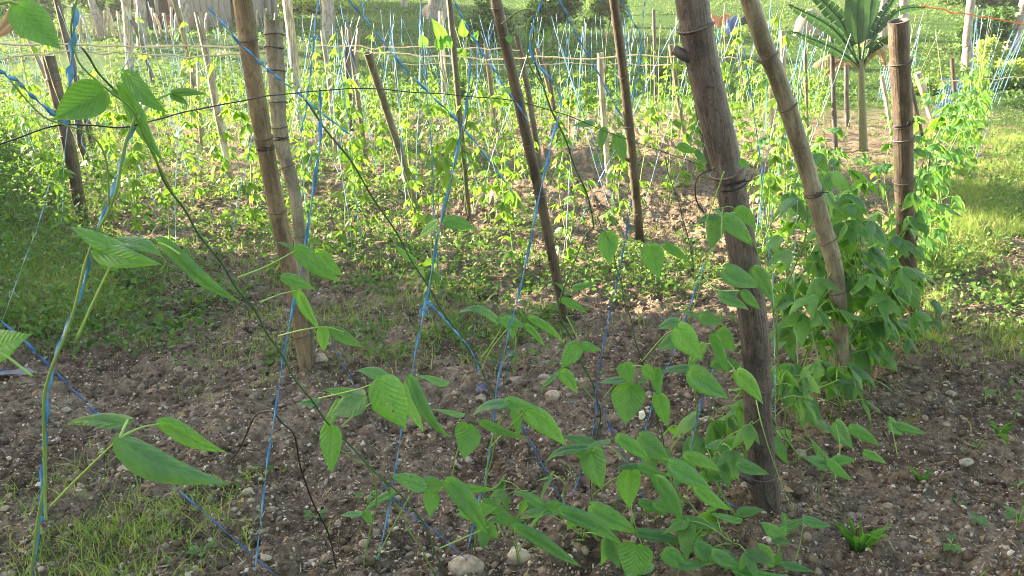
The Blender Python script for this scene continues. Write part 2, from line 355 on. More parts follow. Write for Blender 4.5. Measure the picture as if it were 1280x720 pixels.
# leaf surface: grid nu x nv, ovate with pointed tip
def leaf_grid(nu, nv):
    t = np.linspace(0, 1, nv); w = np.clip(t, 1e-4, 1) ** .46 * (1 - t) ** 1.12
    w = w / w.max(); w[-1] = .010; w[0] = .12
    u = np.linspace(-1, 1, nu)
    return t, w, u
def leaf_pts(B, T, width, nrm, droop, fold, curl, seed, nu=9, nv=15, ripple=.02, heart=.06):
    B = np.array(B, float); T = np.array(T, float); a = T - B; L = np.linalg.norm(a); a /= L
    n = np.array(nrm, float); n -= a * n.dot(a); n /= np.linalg.norm(n) + 1e-9; s = np.cross(n, a)
    t, w, u = leaf_grid(nu, nv); rs = np.random.default_rng(seed); ph = rs.uniform(0, 6, 3); sk = rs.uniform(-.06, .06)
    tt, uu = np.meshgrid(t, u, indexing='ij'); ww = w[:, None]
    x = tt - heart * np.abs(uu) ** 1.3 * np.clip(1 - tt * 4, 0, 1) ** 1.5
    y = uu * ww * (width / 2) / L + sk * np.sin(tt * math.pi)
    z = droop * 4 * tt * (1 - tt) - fold * (1 - np.abs(uu)) * ww * .5 - curl * np.abs(uu) ** 2.2 * ww
    z = z + ripple * np.sin((tt - np.abs(uu) * ww * .22) * 40 + ph[0]) * .6 * np.abs(uu) * ww + ripple * .8 * np.sin(tt * 7 + uu * 2.5 + ph[1])* np.abs(uu)
    V = B + L * (x[..., None] * a + y[..., None] * s + z[..., None] * n)
    V = V.reshape(-1, 3)
    F = np.array([(i * nu + k, i * nu + k + 1, (i + 1) * nu + k + 1, (i + 1) * nu + k) for i in range(nv - 1) for k in range(nu - 1)])
    uv = np.stack([(uu * np.maximum(ww, .05) * .5 + .5).ravel(), tt.ravel()], 1)
    return V, F, uv

# ------------------------------------------------------------------ ground (one sheet)
def axis(lo, dlo, dhi, hi, st, g):
    a = list(np.arange(dlo, dhi, st)); s = st; x = a[-1]
    while x < hi: s = min(s * g, 4); x += s; a.append(x)
    s = st; x = dlo; b = []
    while x > lo: s = min(s * g, 4); x -= s; b.append(x)
    return np.array(b[::-1] + a)
XS = axis(-110, -2.4, 3.1, 110, .017, 1.045); YS = axis(-25, 1.3, 4.6, 190, .017, 1.035)
XX, YY = np.meshgrid(XS, YS, indexing='xy'); ZZ = H(XX, YY)
nx, ny = len(XS), len(YS); ii, jj = np.meshgrid(np.arange(nx - 1), np.arange(ny - 1)); a = (jj * nx + ii).ravel()
g = link('ground', mesh_np('ground', np.stack([XX, YY, ZZ], -1).reshape(-1, 3), np.stack([a, a + 1, a + nx + 1, a + nx], 1), [M['soil']]))
tag(g, kind='structure')

# ------------------------------------------------------------------ stuff: gravel, clods, grass, weeds
def ico():
    p = (1 + 5 ** .5) / 2
    v = np.array([(-1, p, 0), (1, p, 0), (-1, -p, 0), (1, -p, 0), (0, -1, p), (0, 1, p), (0, -1, -p), (0, 1, -p), (p, 0, -1), (p, 0, 1), (-p, 0, -1), (-p, 0, 1)], float)
    v /= np.linalg.norm(v[0])
    f = np.array([(0, 11, 5), (0, 5, 1), (0, 1, 7), (0, 7, 10), (0, 10, 11), (1, 5, 9), (5, 11, 4), (11, 10, 2), (10, 7, 6), (7, 1, 8), (3, 9, 4), (3, 4, 2), (3, 2, 6), (3, 6, 8), (3, 8, 9), (4, 9, 5), (2, 4, 11), (6, 2, 10), (8, 6, 7), (9, 8, 1)])
    return v, f
IV, IF = ico()
def frustum_pts(n, y0, y1, pw=1.6, mx=.68):
    Y = y0 + (y1 - y0) * RNG.random(n) ** pw; X = (RNG.random(n) * 2 - 1) * (mx * Y + .35); return X, Y
def pebbles(name, n, smin, smax, y0, y1, mat, flat=.6, pw=1.6, mask=None, sink=.25):
    X, Y = frustum_pts(n, y0, y1, pw)
    if mask is not None: k = mask(X, Y); X, Y = X[k], Y[k]
    n = len(X); S = smin + (smax - smin) * RNG.random(n) ** 3.2
    V = IV[None] * (1 + .85 * (RNG.random((n, 12, 1)) - .5)) * (.30 + 1.15 * RNG.random((n, 1, 3)))
    V[:, :, 2] *= flat; th = RNG.random(n) * 6.283; tl = (RNG.random(n) - .5) * 2.4
    y_, z_ = V[:, :, 1].copy(), V[:, :, 2].copy(); V[:, :, 1] = y_ * np.cos(tl)[:, None] - z_ * np.sin(tl)[:, None]; V[:, :, 2] = y_ * np.sin(tl)[:, None] + z_ * np.cos(tl)[:, None]
    c, s = np.cos(th)[:, None], np.sin(th)[:, None]; x = V[:, :, 0] * c - V[:, :, 1] * s; y = V[:, :, 0] * s + V[:, :, 1] * c
    V = np.stack([x, y, V[:, :, 2]], -1) * S[:, None, None] + np.stack([X, Y, H(X, Y) + S * sink], -1)[:, None]
    F = (IF[None] + 12 * np.arange(n)[:, None, None]).reshape(-1, 3)
    tag(link(name, mesh_np(name, V.reshape(-1, 3), F, [mat], smooth=False)), kind='stuff')
pebbles('gravel', 95000, .0018, .0095, 1.35, 7, M['gravel'], .7, 1.7)
pebbles('soil_clods', 30000, .003, .018, 1.35, 9, M['clod'], .8, 1.5, None, .1)

def soilbare(X, Y):                                # 1 where the bare dug soil is
    u = X / Y
    d = fbm(X / .7, Y / .7, 3, 21)
    bare = 1 - sm(Y + .9 * (d - .5), 3.6, 5.3)
    right = sm(X - .56 * Y + .25 * (d - .5), -.25, .1)          # strip on the right
    bare = bare * (1 - .25 * right * sm(Y, 3.2, 4))
    return np.clip(bare, 0, 1)
def blades(name, X, Y, Hh, W, mat, lean=.5, segs=3, z=None):
    n = len(X); th = RNG.random(n) * 6.283; la = RNG.random(n) * 6.283; ln = lean * RNG.random(n) * Hh
    b = np.stack([X, Y, (H(X, Y) if z is None else z) - .005], -1); side = np.stack([np.cos(th), np.sin(th), 0 * th], -1) * (W / 2)[:, None]
    ld = np.stack([np.cos(la), np.sin(la), 0 * la], -1) * ln[:, None]; V = []
    for k in range(segs + 1):
        f = k / segs; c = b + np.array([0, 0, 1]) * (Hh * (f - .25 * f * f * lean))[:, None] + ld * (f * f * 1.5)
        w = max(.06, (1 - f ** 1.6)); V += [c - side * w, c + side * w]
    V = np.stack(V, 1); k = 2 * (segs + 1)
    F = np.array([(2 * i, 2 * i + 1, 2 * i + 3, 2 * i + 2) for i in range(segs)]); F = (F[None] + k * np.arange(n)[:, None, None]).reshape(-1, 4)
    tag(link(name, mesh_np(name, V.reshape(-1, 3), F, [mat])), kind='stuff')
def tufts(n, per, X, Y, r):
    Xo = np.repeat(X, per) + RNG.normal(0, 1, len(X) * per) * np.repeat(r, per); Yo = np.repeat(Y, per) + RNG.normal(0, 1, len(X) * per) * np.repeat(r, per); return Xo, Yo
# near grass tufts: where the photo has them
def grass_near():
    X, Y = frustum_pts(42000, 1.4, 12, 1.3, .70); d = fbm(X / .45, Y / .45, 3, 31); px = 640 + FPX * X / (Y * CP + CAMH * SP)
    base = (1 - soilbare(X, Y)) * .40 + .012
    lp = np.exp(-(((X + 1.25) / .28) ** 2 + ((Y - 2.15) / .34) ** 2)); base = np.maximum(base, .9 * lp)      # tufts lower left
    lp2 = np.exp(-(((X + .75) / .75) ** 2 + ((Y - 3.5) / .35) ** 2)); base = np.maximum(base, .30 * lp2)
    lp4 = np.exp(-(((X + .5) / 1.1) ** 2 + ((Y - 4.1) / .45) ** 2)); base = np.maximum(base, .5 * lp4)
    base = np.maximum(base, .8 * sm(-.44 * Y - X, 0, .5) * sm(Y, 3.2, 4)); rt = sm(X - .46 * Y, .05, .3) * sm(Y, 3.3, 3.8) * (1 - sm(Y, 9, 13)); base = np.maximum(base * (1 - .85 * sm(Y, 4.5, 6) * (1 - rt)), 1.6 * rt)
    k = RNG.random(len(X)) < base * sm(d, .38, .58); X, Y = X[k], Y[k]
    X, Y = tufts(0, 7, X, Y, .02 + .02 * RNG.random(len(X))); n = len(X)
    blades('grass', X, Y, .03 + .075 * RNG.random(n) ** 1.8 + .04 * sm(Y, 3.5, 6) * RNG.random(n) + (.07 * sm(X - .46 * Y, .0, .3) + .16 * sm(-.46 * Y - X, 0, .5)) * sm(Y, 3.4, 4) * RNG.random(n), .0028 + .003 * RNG.random(n), M['grass'], .9)
grass_near()
def grass_far():
    n = 130000; Y = 9 + 75 * RNG.random(n) ** 1.7; X = (RNG.random(n) * 2 - 1) * (.72 * Y + 2)
    f = sm(Y, 14, 16.5) + sm(X - .56 * Y, .2, .9) * .65 * sm(fbm(X / .8, Y / .8, 3, 77), .42, .55) + sm(-.55 * Y - X, -.3, .4) * .7 + .12
    k = RNG.random(n) < f * sm(fbm(X / 2.5, Y / 2.5, 3, 41), .3, .5) ; X, Y = X[k], Y[k]; n = len(X)
    sc = .7 + Y / 40
    blades('hill_grass', X, Y, (.04 + .09 * RNG.random(n)) * sc, .012 * sc, M['hillgrass'], 1.2, 2)
grass_far()
def leafstuff(name, X, Y, Z, L, mat, up=.6):       # many small two-facet leaves
    n = len(X); th = RNG.random(n) * 6.283; el = RNG.normal(.1, .5, n)
    a = np.stack([np.cos(th) * np.cos(el), np.sin(th) * np.cos(el), np.sin(el)], -1)
    nr = RNG.normal(0, .5, (n, 3)) + np.array([0, 0, up]); nr -= a * (nr * a).sum(1)[:, None]; nr /= np.linalg.norm(nr, axis=1)[:, None]
    s = np.cross(nr, a); b = np.stack([X, Y, Z], -1); L = L[:, None]
    V = np.stack([b, b + a * L * .42 - s * L * .27 + nr * L * .07, b + a * L * .45 - nr * L * .02, b + a * L * .42 + s * L * .27 + nr * L * .07, b + a * L - nr * L * .12], 1)
    F = np.array([(0, 1, 2), (0, 2, 3), (1, 4, 2), (2, 4, 3)]); F = (F[None] + 5 * np.arange(n)[:, None, None]).reshape(-1, 3)
    return V.reshape(-1, 3), F
def weeds():
    X, Y = frustum_pts(30000, 2.2, 16, 1.15, .70)
    d = fbm(X / .6, Y / .6, 3, 51); base = (1 - soilbare(X, Y)) * .8 + .012
    base = base * (1 - .88 * sm(Y, 4.6, 5.8)); lf = 2.0 * sm(-.44 * Y - X, -.1, .5) * sm(Y, 3.2, 4.0); base = np.maximum(base, lf)
    rt = sm(X - .56 * Y, .1, .4) * sm(Y, 3.6, 4.5); base = np.maximum(base, .7 * rt)
    base = np.maximum(base, .62 * sm(Y, 3.1, 3.9) * sm(-X, -.8, .2)); k = RNG.random(len(X)) < base * sm(d, .36, .56); X, Y = X[k], Y[k]; base_ = 0; hh = .03 + .10 * RNG.random(len(X)) * sm(Y, 3, 5) + .42 * sm(-.46 * Y - X, 0, .6) * RNG.random(len(X))
    X, Y2 = tufts(0, 8, X, Y, .035 + 0 * X); Z = H(X, Y2) + np.repeat(hh, 8) * RNG.random(len(X)) + .008
    V, F = leafstuff('w', X, Y2, Z, .018 + .035 * RNG.random(len(X)) ** 1.4, M['weed']); 
    tag(link('low_weeds', mesh_np('low_weeds', V, F, [M['weed']], smooth=False)), kind='stuff')
weeds()
def slope_herbs():
    n = 5200; Y = 15 + 32 * RNG.random(n) ** 1.3; X = (RNG.random(n) * 2 - 1) * (.70 * Y + 1); k = fbm(X / 3, Y / 2, 3, 61) + .10 * RNG.random(n) > .56; X, Y = X[k], Y[k]
    hh = .10 + .35 * RNG.random(len(X)) ** 2; X, Y2 = tufts(0, 14, X, Y, .10 + .12 * RNG.random(len(X))); Z = H(X, Y2) + np.repeat(hh, 14) * RNG.random(len(X))
    V, F = leafstuff('w', X, Y2, Z, .05 + .09 * RNG.random(len(X)), M['weed']); tag(link('slope_herbs', mesh_np('slope_herbs', V, F, [M['weed']], smooth=False)), kind='stuff')
slope_herbs()
def litter():                                      # dead straw bits on the soil
    X, Y = frustum_pts(5200, 1.4, 8, 1.5); n = len(X); th = RNG.random(n) * 6.283; L = .008 + .04 * RNG.random(n) ** 3; W = .0009 + .0012 * RNG.random(n)
    a = np.stack([np.cos(th), np.sin(th), RNG.normal(0, .18, n)], -1) * L[:, None]; s = np.stack([-np.sin(th), np.cos(th), 0 * th], -1) * W[:, None]
    b = np.stack([X, Y, H(X, Y) + .007], -1); V = np.stack([b - s, b + s, b + a + s * .4, b + a - s * .4], 1).reshape(-1, 3)
    F = (np.array([[0, 1, 2, 3]]) + 4 * np.arange(n)[:, None]); tag(link('dry_straw', mesh_np('dry_straw', V, F, [M['dryvine']], smooth=False)), kind='stuff')
litter()
def dead_leaves():
    X, Y = frustum_pts(900, 1.4, 7, 1.4); V, F = leafstuff('d', X, Y, H(X, Y) + .008, .012 + .030 * RNG.random(len(X)), None, 2.2)
    tag(link('dead_leaves', mesh_np('dead_leaves', V, F, [M['dryleaf']], smooth=False)), kind='stuff')
dead_leaves()

# ------------------------------------------------------------------ stones
def rock_mesh(r, seed):
    rs = np.random.default_rng(seed); V, F = IV.copy(), IF.copy()
    for _ in range(2):
        e = {}; V = list(V); nf = []
        def mid(a, b):
            k = (min(a, b), max(a, b))
            if k not in e: q = (V[a] + V[b]); V.append(q / np.linalg.norm(q)); e[k] = len(V) - 1
            return e[k]
        for a, b, c in F:
            ab, bc, ca = mid(a, b), mid(b, c), mid(c, a); nf += [(a, ab, ca), (b, bc, ab), (c, ca, bc), (ab, bc, ca)]
        V = np.array(V); F = np.array(nf)
    o = rs.uniform(0, 50, 3); q = np.zeros(len(V))
    for _ in range(9):                              # planar cuts make it angular
        d = rs.normal(0, 1, 3); d /= np.linalg.norm(d); k = V @ d; c = rs.uniform(.55, .85); V = V - np.outer(np.maximum(k - c, 0), d)
    V = V * (1 + .10 * (vnoise(V[:, 0] * 4 + o[0], V[:, 1] * 4 + V[:, 2] * 3 + o[1]) - .5)[:, None])
    return V * np.array([1, rs.uniform(.65, .95), rs.uniform(.5, .7)]) * r, F
ROCKS = [(225, 475, 9, 'whitish stone on bare soil left of the brown bamboo pole'), (305, 299, 8, 'white stone among weeds left of the brown leaning pole'),
 (402, 463, 11, 'pale stone at the foot of the brown bamboo pole'), (645, 479, 15, 'flat white stone lying left of the three pebbles in mid soil'),
 (680, 478, 9, 'rounded cream pebble right of the flat white stone'), (692, 506, 12, 'flat yellowish stone below the rounded cream pebble'),
 (518, 532, 13, 'cream stone left of the flat grey stone under the big leaves'), (548, 533, 13, 'flat grey stone beside the cream stone under the big leaves'), (585, 708, 28, 'largest pale boulder at the bottom centre of the soil'),
 (652, 699, 20, 'pale boulder right of the largest boulder at bottom centre'), (1190, 495, 8, 'tan stone alone on bare soil at the right'),
 (1136, 511, 11, 'flat pinkish stone right of the leafy row'), (1063, 641, 12, 'whitish crumbly stone right of the foot of the nearest pole'),
 (1205, 590, 12, 'grey white stone on the bare soil at far right'), (1000, 573, 13, 'ochre stone beside the lower part of the nearest pole'),
 (1020, 636, 6, 'small orange stone near the foot of the nearest pole'), (1068, 497, 9, 'brown clod-like stone under the leafy row'), (1105, 503, 9, 'buff flat stone under the end of the leafy row'),
 (208, 654, 10, 'flat cream stone under the large lower left leaves'), (255, 652, 10, 'thin pale stone right of the flat cream stone at lower left'), (310, 632, 9, 'white stone left of the lower blue twine'),
 (340, 645, 8, 'small grey stone near the lower blue twine'), (652, 378, 9, 'dark grey stone among weeds in the middle'), (601, 505, 8, 'purplish dark stone left of centre on the soil'),
 (1180, 547, 6, 'small round grey stone on the right soil'), (1110, 640, 7, 'grey stone near the spiky weed'), (700, 570, 7, 'round white pebble below the hanging centre leaves'),
 (85, 520, 7, 'small white stone above the lower left leaves'), (470, 672, 9, 'flat tan stone between the two lower blue twines'), (60, 705, 9, 'pale flat stone at the bottom left edge')]
rng_i = 100
for px, py, r, lab in ROCKS:
    p = G(px, py); rr = r * dep(p) / FPX; rng_i += 1
    V, F = rock_mesh(rr, rng_i); o = link('stone', mesh_np('stone', V, F, [M['rock']], smooth=False)); o.location = (p.x, p.y, p.z - rr * .02); o.rotation_euler = (0, 0, random.uniform(-.6, .6))
    tag(o, lab, 'stone', 'larger pale stones on the soil')
rm = [mesh_np('small_stone', *rock_mesh(1, 300 + k), [M['rock']], smooth=False) for k in range(6)]
for k in range(190):
    Y = 1.5 + 4.5 * random.random() ** 1.4; X = random.uniform(-.66, .66) * (Y + .3); o = link('small_stone', rm[k % 6])
    s = random.choice([.007, .009, .011, .013, .018]); o.scale = (s, s, s); o.location = (X, Y, float(H(X, Y)) + s * .15); o.rotation_euler = (random.uniform(-.4, .4), random.uniform(-.4, .4), random.uniform(0, 6))
    tag(o, 'small pale limestone pebble lying on the dug soil', 'stone', 'small pebbles scattered on the soil')

# ------------------------------------------------------------------ poles
def orient(p0, p1):
    d = (Vector(p1) - Vector(p0)).normalized(); return Vector((0, 0, 1)).rotation_difference(d)
def pole(name, pix, mat, label, Ytop=None, nodes=8, split=False, stubs=(), ties=(), Yb=None, cat='bamboo pole', sink=.08, sides=20, bury=True, group=None, topo=0.0, npx=None):
    # pix: list of (px, py, width px) from the foot up
    b = G(pix[0][0], pix[0][1]) if Yb is None else P(pix[0][0], pix[0][1], Yb)
    if Yb is not None: b.z = float(H(b.x, b.y)) if bury else b.z
    Yt = b.y if Ytop is None else Ytop
    pts = []; rr = []
    for i, (px, py, w) in enumerate(pix):
        f = (pix[0][1] - py) / (pix[0][1] - pix[-1][1]); p = b if i == 0 else P(px, py, b.y + (Yt - b.y) * f)
        pts.append(p); rr.append(w / 2 * dep(p) / FPX)
    up = (pts[1] - pts[0]).normalized(); pts = [pts[0] - up * sink] + pts; rr = [rr[0]] + rr
    q = orient(pts[0], pts[-1]); root = empty(name, b, label, cat, group, q); qi = q.inverted()
    loc = [qi @ (p - b) for p in pts]; n = 90 if sides > 12 else 30
    C = spline(loc, n); R = np.interp(np.linspace(0, 1, n), np.linspace(0, 1, len(rr)), rr)
    rs = np.random.default_rng(abs(hash(label)) % 9999 if False else len(label) * 37 + int(pix[0][0])); s = np.linspace(0, 1, n)
    nd = np.sort((np.arange(nodes) + rs.uniform(-.22, .22, nodes) + .5) / nodes)
    if npx: nd = np.array([(pix[0][1] - q) / (pix[0][1] - pix[-1][1]) for q in npx]) * .97 + .02
    for k in nd: R = R * (1 + .10 * np.exp(-((s - k) / (.006 if n == 90 else .012)) ** 2) - .05 * np.exp(-((s - k - .016) / .008) ** 2))
    C[:, 0] += R * .25 * (fbm(s * 5, s * 0 + rs.uniform(0, 50), 2) - .5); C[:, 1] += R * .25 * (fbm(s * 5, s * 0 + rs.uniform(0, 50), 2) - .5)
    V, F = tube(C, R, sides, cap=False); acc = Acc(); acc.add(V, F)
    acc2 = Acc()                                    # hollow end of the cut top
    T = C[-1] - C[-2]; T /= np.linalg.norm(T); ring = V[-sides:]; inner = C[-1] + (ring - C[-1]) * .72; deep = inner - T * R[-1] * 1.2
    VV = np.concatenate([ring, inner, deep]); FF = [(k, (k + 1) % sides, sides + (k + 1) % sides, sides + k) for k in range(sides)] + [(sides + k, sides + (k + 1) % sides, 2 * sides + (k + 1) % sides, 2 * sides + k) for k in range(sides)]
    acc.add(VV, np.array(FF), 0)
    link('culm', acc.mesh('culm', [mat]), root)
    if sides > 12:
        for k in nd:
            j = int(round(k * (n - 1)))
            if j < 1 or j > n - 2: continue
            tg = C[j + 1] - C[j - 1]; tg /= np.linalg.norm(tg); e1 = np.cross(tg, [0, 1, 0]); e1 /= np.linalg.norm(e1); e2 = np.cross(tg, e1); th = np.linspace(0, 2 * math.pi, 33)
            rr_ = R[j] * (1.035 + .02 * np.sin(th * 3 + j)); c = C[j] + (np.cos(th) * rr_)[:, None] * e1 + (np.sin(th) * rr_)[:, None] * e2 + tg * (.0025 * np.sin(th * 2 + j))[:, None]
            V2, F2 = tube(c, R[j] * .075, 6, cap=False); link('node_ring', mesh_np('node_ring', V2, F2, [M['ring']]), root)
    if sides > 12:
        link('hollow_end', mesh_np('hollow_end', np.concatenate([deep, [deep.mean(0)]]), np.array([(k, k + 1, (k + 2) % sides, sides) for k in range(0, sides, 2)]), [M['hollow']]), root)
    tx = np.array([qi @ Vector((1, 0, 0))])[0]
    camd = np.array(qi @ Vector((0, -1, .2)).normalized())
    for (py, sd, ln) in stubs:                      # branch stubs
        f = (pix[0][1] - py) / (pix[0][1] - pix[-1][1]); k = int(f * (n - 1) * .97); c = C[k]
        d = tx * sd + np.array([0, 0, .9]) + camd * .3; d /= np.linalg.norm(d)
        pth = spline([c, c + tx * sd * R[k] * .9 + camd * R[k] * .3, c + tx * sd * R[k] * 1.15 + d * ln], 8)
        V, F = tube(pth, np.linspace(R[k] * .45, R[k] * .30, 8), 10); link('branch_stub', mesh_np('branch_stub', V, F, [mat]), root)
    for py in ties:
        f = (pix[0][1] - py) / (pix[0][1] - pix[-1][1]); k = int(f * (n - 1) * .97); acc = Acc()
        for j in range(3):
            th = np.linspace(0, 6.6, 40); tilt = rs.uniform(-.25, .25)
            c = C[k] + np.stack([np.cos(th) * R[k] * 1.07, np.sin(th) * R[k] * 1.07, np.sin(th + j) * R[k] * tilt + (j - 1) * .006 + th * 0], -1); V, F = tube(c, .0016, 5); acc.add(V, F)
        for j in range(2):
            e = C[k] + camd * R[k] * 1.1 + tx * R[k] * .4; c = spline([e, e + camd * .012 + tx * (.02 * (j * 2 - 1)), e + camd * .01 + tx * (.03 * (j * 2 - 1)) + np.array([0, 0, -.02 + .035 * j])], 10); V, F = tube(c, .0014, 5); acc.add(V, F)
        link('wire_tie', acc.mesh('wire_tie', [M['wire']]), root)
    return root
pole('bamboo_pole', [(953, 650, 33), (946, 530, 34), (942, 410, 35), (914, 240, 37), (886, 115, 40), (866, 0, 41), (859, -50, 41)], M['bam_grey'], 'thick weathered grey brown bamboo pole standing nearest to the camera right of centre', Ytop=2.06, nodes=6, stubs=[(95, -1, .035), (505, -1, .045)], ties=[222, 624], sides=28, npx=[82, 236, 410, 515, 600])
pole('bamboo_pole', [(1053, 505, 19), (1045, 350, 20), (1031, 290, 21), (1010, 215, 21), (975, 105, 22), (957, 60, 22), (928, -30, 23)], M['bam_beige'], 'leaning beige bamboo pole behind the nearest grey pole with leaves round its foot', Ytop=2.7, nodes=8, ties=[212], stubs=[(60, -1, .02)], npx=[60, 145, 222, 290, 370])
pole('bamboo_pole', [(1137, 408, 20), (1133, 300, 22), (1128, 180, 23), (1123, 26, 25)], M['bam_dark'], 'upright brown bamboo pole with a cut top, sunlit on its left side', Ytop=3.65, nodes=7, ties=[92])
pole('bamboo_pole', [(384, 474, 18), (373, 395, 19), (347, 270, 21), (335, 200, 21), (324, 140, 23), (311, 60, 23), (300, -20, 24)], M['bam_brown'], 'brown leaning bamboo pole with a wire tie, in front of its grey twin at left', Ytop=3.0, nodes=7, ties=[163], npx=[38, 160, 262, 360, 440])
pole('bamboo_pole', [(388, 462, 14), (371, 260, 15), (353, 180, 18), (345, 100, 21), (341, 26, 23)], M['bam_beige'], 'grey beige bamboo pole with a cut top just behind the brown leaning pole', Ytop=3.45, nodes=9, ties=[182], npx=[40, 60, 96, 143, 180, 240, 310])
pole('bamboo_pole', [(706, 405, 11), (674, 240, 13), (640, 90, 14), (615, -20, 14)], M['bam_dark'], 'thin dark leaning bamboo pole in the centre running out of the top', Ytop=3.7, nodes=9, sides=14)
pole('bamboo_pole', [(800, 300, 11), (787, 160, 12), (765, -20, 12)], M['bam_dark'], 'straight brown bamboo pole right of centre with a pale left edge', Ytop=5.1, nodes=8, stubs=[(105, -1, .09)], sides=14)
pole('bamboo_pole', [(526, 288, 8), (500, 190, 9), (460, 66, 11)], M['bam_beige'], 'short leaning bamboo pole with cut top left of centre', Ytop=5.4, nodes=8, sides=14)
pole('bamboo_pole', [(293, 245, 8), (268, 120, 9), (247, 15, 9)], M['bam_pale'], 'thin tan bamboo pole left of the big brown leaning pole', nodes=6, sides=14)
pole('bamboo_pole', [(103, 280, 15), (88, 190, 16), (60, 70, 16)], M['bam_dark'], 'dark rough leaning pole at the left among the weeds of the bank', nodes=5, sides=14)
FARP = [([(92, 205, 5), (62, 110, 5), (28, 30, 6)], 'bam_pale', 'pale crooked stick leaning at the far left'),
 ([(118, 190, 8), (88, 70, 8), (66, -20, 8)], 'bam_dark', 'dark bluish pole behind the blue twine at upper left'),
 ([(163, 105, 10), (160, 40, 10), (156, -15, 11)], 'bam_pale', 'whitish sunlit pole at upper left before the shed'),
 ([(192, 105, 5), (172, 40, 6), (165, 25, 6)], 'bam_dark', 'short dark leaning stick right of the whitish pole'),
 ([(254, 175, 6), (236, 70, 7), (213, -20, 7)], 'bam_beige', 'leaning stake before the grey shed wall'),
 ([(252, 190, 4), (249, 130, 4), (247, 70, 4)], 'bam_pale', 'short slim white stake under the leaning stake'),
 ([(376, 160, 10), (366, 60, 11), (357, -15, 12)], 'bam_pale', 'crooked pale pole right of the two large left poles'),
 ([(421, 205, 5), (412, 110, 6), (403, 38, 6)], 'bam_pale', 'slim pale pole with its top against the far grass'),
 ([(441, 165, 8), (436, 100, 8), (430, 33, 8)], 'bam_dark', 'dark pole of the crossed pair left of centre'),
 ([(458, 205, 6), (446, 110, 6), (436, 34, 6)], 'bam_brown', 'brown slimmer pole of the crossed pair left of centre'),
 ([(440, 150, 5), (445, 80, 6), (449, 36, 6)], 'bam_beige', 'tan pole tilting right in the crossed pair'),
 ([(556, 140, 7), (554, 80, 7), (551, 14, 7)], 'bam_pale', 'pale split pole behind the big leaves at top centre'),
 ([(586, 275, 7), (574, 140, 7), (560, -15, 8)], 'bam_dark', 'slender brown pole crossing the top centre'),
 ([(624, 185, 5), (615, 120, 6), (607, 54, 6)], 'bam_brown', 'short brown pole left of the thin dark leaning pole'),
 ([(676, 215, 7), (661, 120, 7), (646, 44, 7)], 'bam_dark', 'dark pole close behind the thin dark leaning pole'),
 ([(702, 185, 5), (686, 110, 5), (671, 60, 6)], 'bam_brown', 'small brown pole with a broken yellow tip'),
 ([(697, 190, 4), (692, 130, 4), (684, 76, 4)], 'bam_dark', 'small dark stick right of the broken tip pole'),
 ([(762, 240, 7), (755, 150, 7), (750, 66, 8)], 'bam_pale', 'white sunlit pole with a cut top left of the straight brown pole'),
 ([(821, 165, 4), (819, 90, 4), (817, 12, 4)], 'bam_grey', 'thin grey pole standing against the far bushes'),
 ([(855, 175, 6), (846, 110, 6), (838, 56, 6)], 'bam_brown', 'reddish brown pole left of the nearest grey pole'),
 ([(890, 225, 10), (882, 180, 10), (872, 130, 10)], 'bam_grey', 'grey pole half hidden behind the nearest pole'),
 ([(982, 250, 6), (980, 150, 7), (978, 38, 7)], 'bam_pale', 'white and brown stake right of the leaning beige pole'),
 ([(970, 240, 6), (967, 170, 6), (964, 100, 6)], 'bam_pale', 'short white stake behind the leaning beige pole'),
 ([(1010, 190, 3.5), (1008, 120, 4), (1006, 62, 4)], 'bam_brown', 'very thin brown stake left of the banana plant'),
 ([(1045, 190, 6), (1042, 120, 6), (1039, 44, 6)], 'bam_grey', 'purplish grey stake left of the banana stem'),
 ([(1059, 160, 6), (1058, 110, 6), (1058, 49, 6)], 'bam_grey', 'grey stake with a lit edge touching the banana leaves'),
 ([(1116, 175, 4), (1109, 130, 5), (1102, 94, 5)], 'bam_pale', 'short yellowish stake left of the upright brown pole'),
 ([(1186, 215, 8), (1166, 150, 8), (1147, 91, 9)], 'bam_pale', 'tan stake leaning left, right of the upright brown pole'),
 ([(1166, 225, 5), (1150, 160, 6), (1137, 100, 6)], 'bam_dark', 'dark stick between the upright brown pole and the tan stake'),
 ([(1199, 165, 5), (1194, 120, 5), (1190, 72, 5)], 'bam_dark', 'rightmost dark stake beside the blue netting'),
 ([(932, 125, 3), (926, 90, 3), (920, 62, 3)], 'bam_dark', 'tiny dark stake between the two big right poles'),
 ([(505, 165, 4), (498, 120, 4), (494, 80, 4)], 'bam_dark', 'small dark stick behind the short leaning pole'),
 ([(120, 225, 9), (104, 190, 9), (92, 110, 9)], 'bam_dark', 'dark half hidden pole at left behind the heart shaped leaf')]
for pix, mt, lab in FARP:
    pole('stake', pix, M[mt], lab, nodes=6, sides=10, cat='stake', sink=.1)

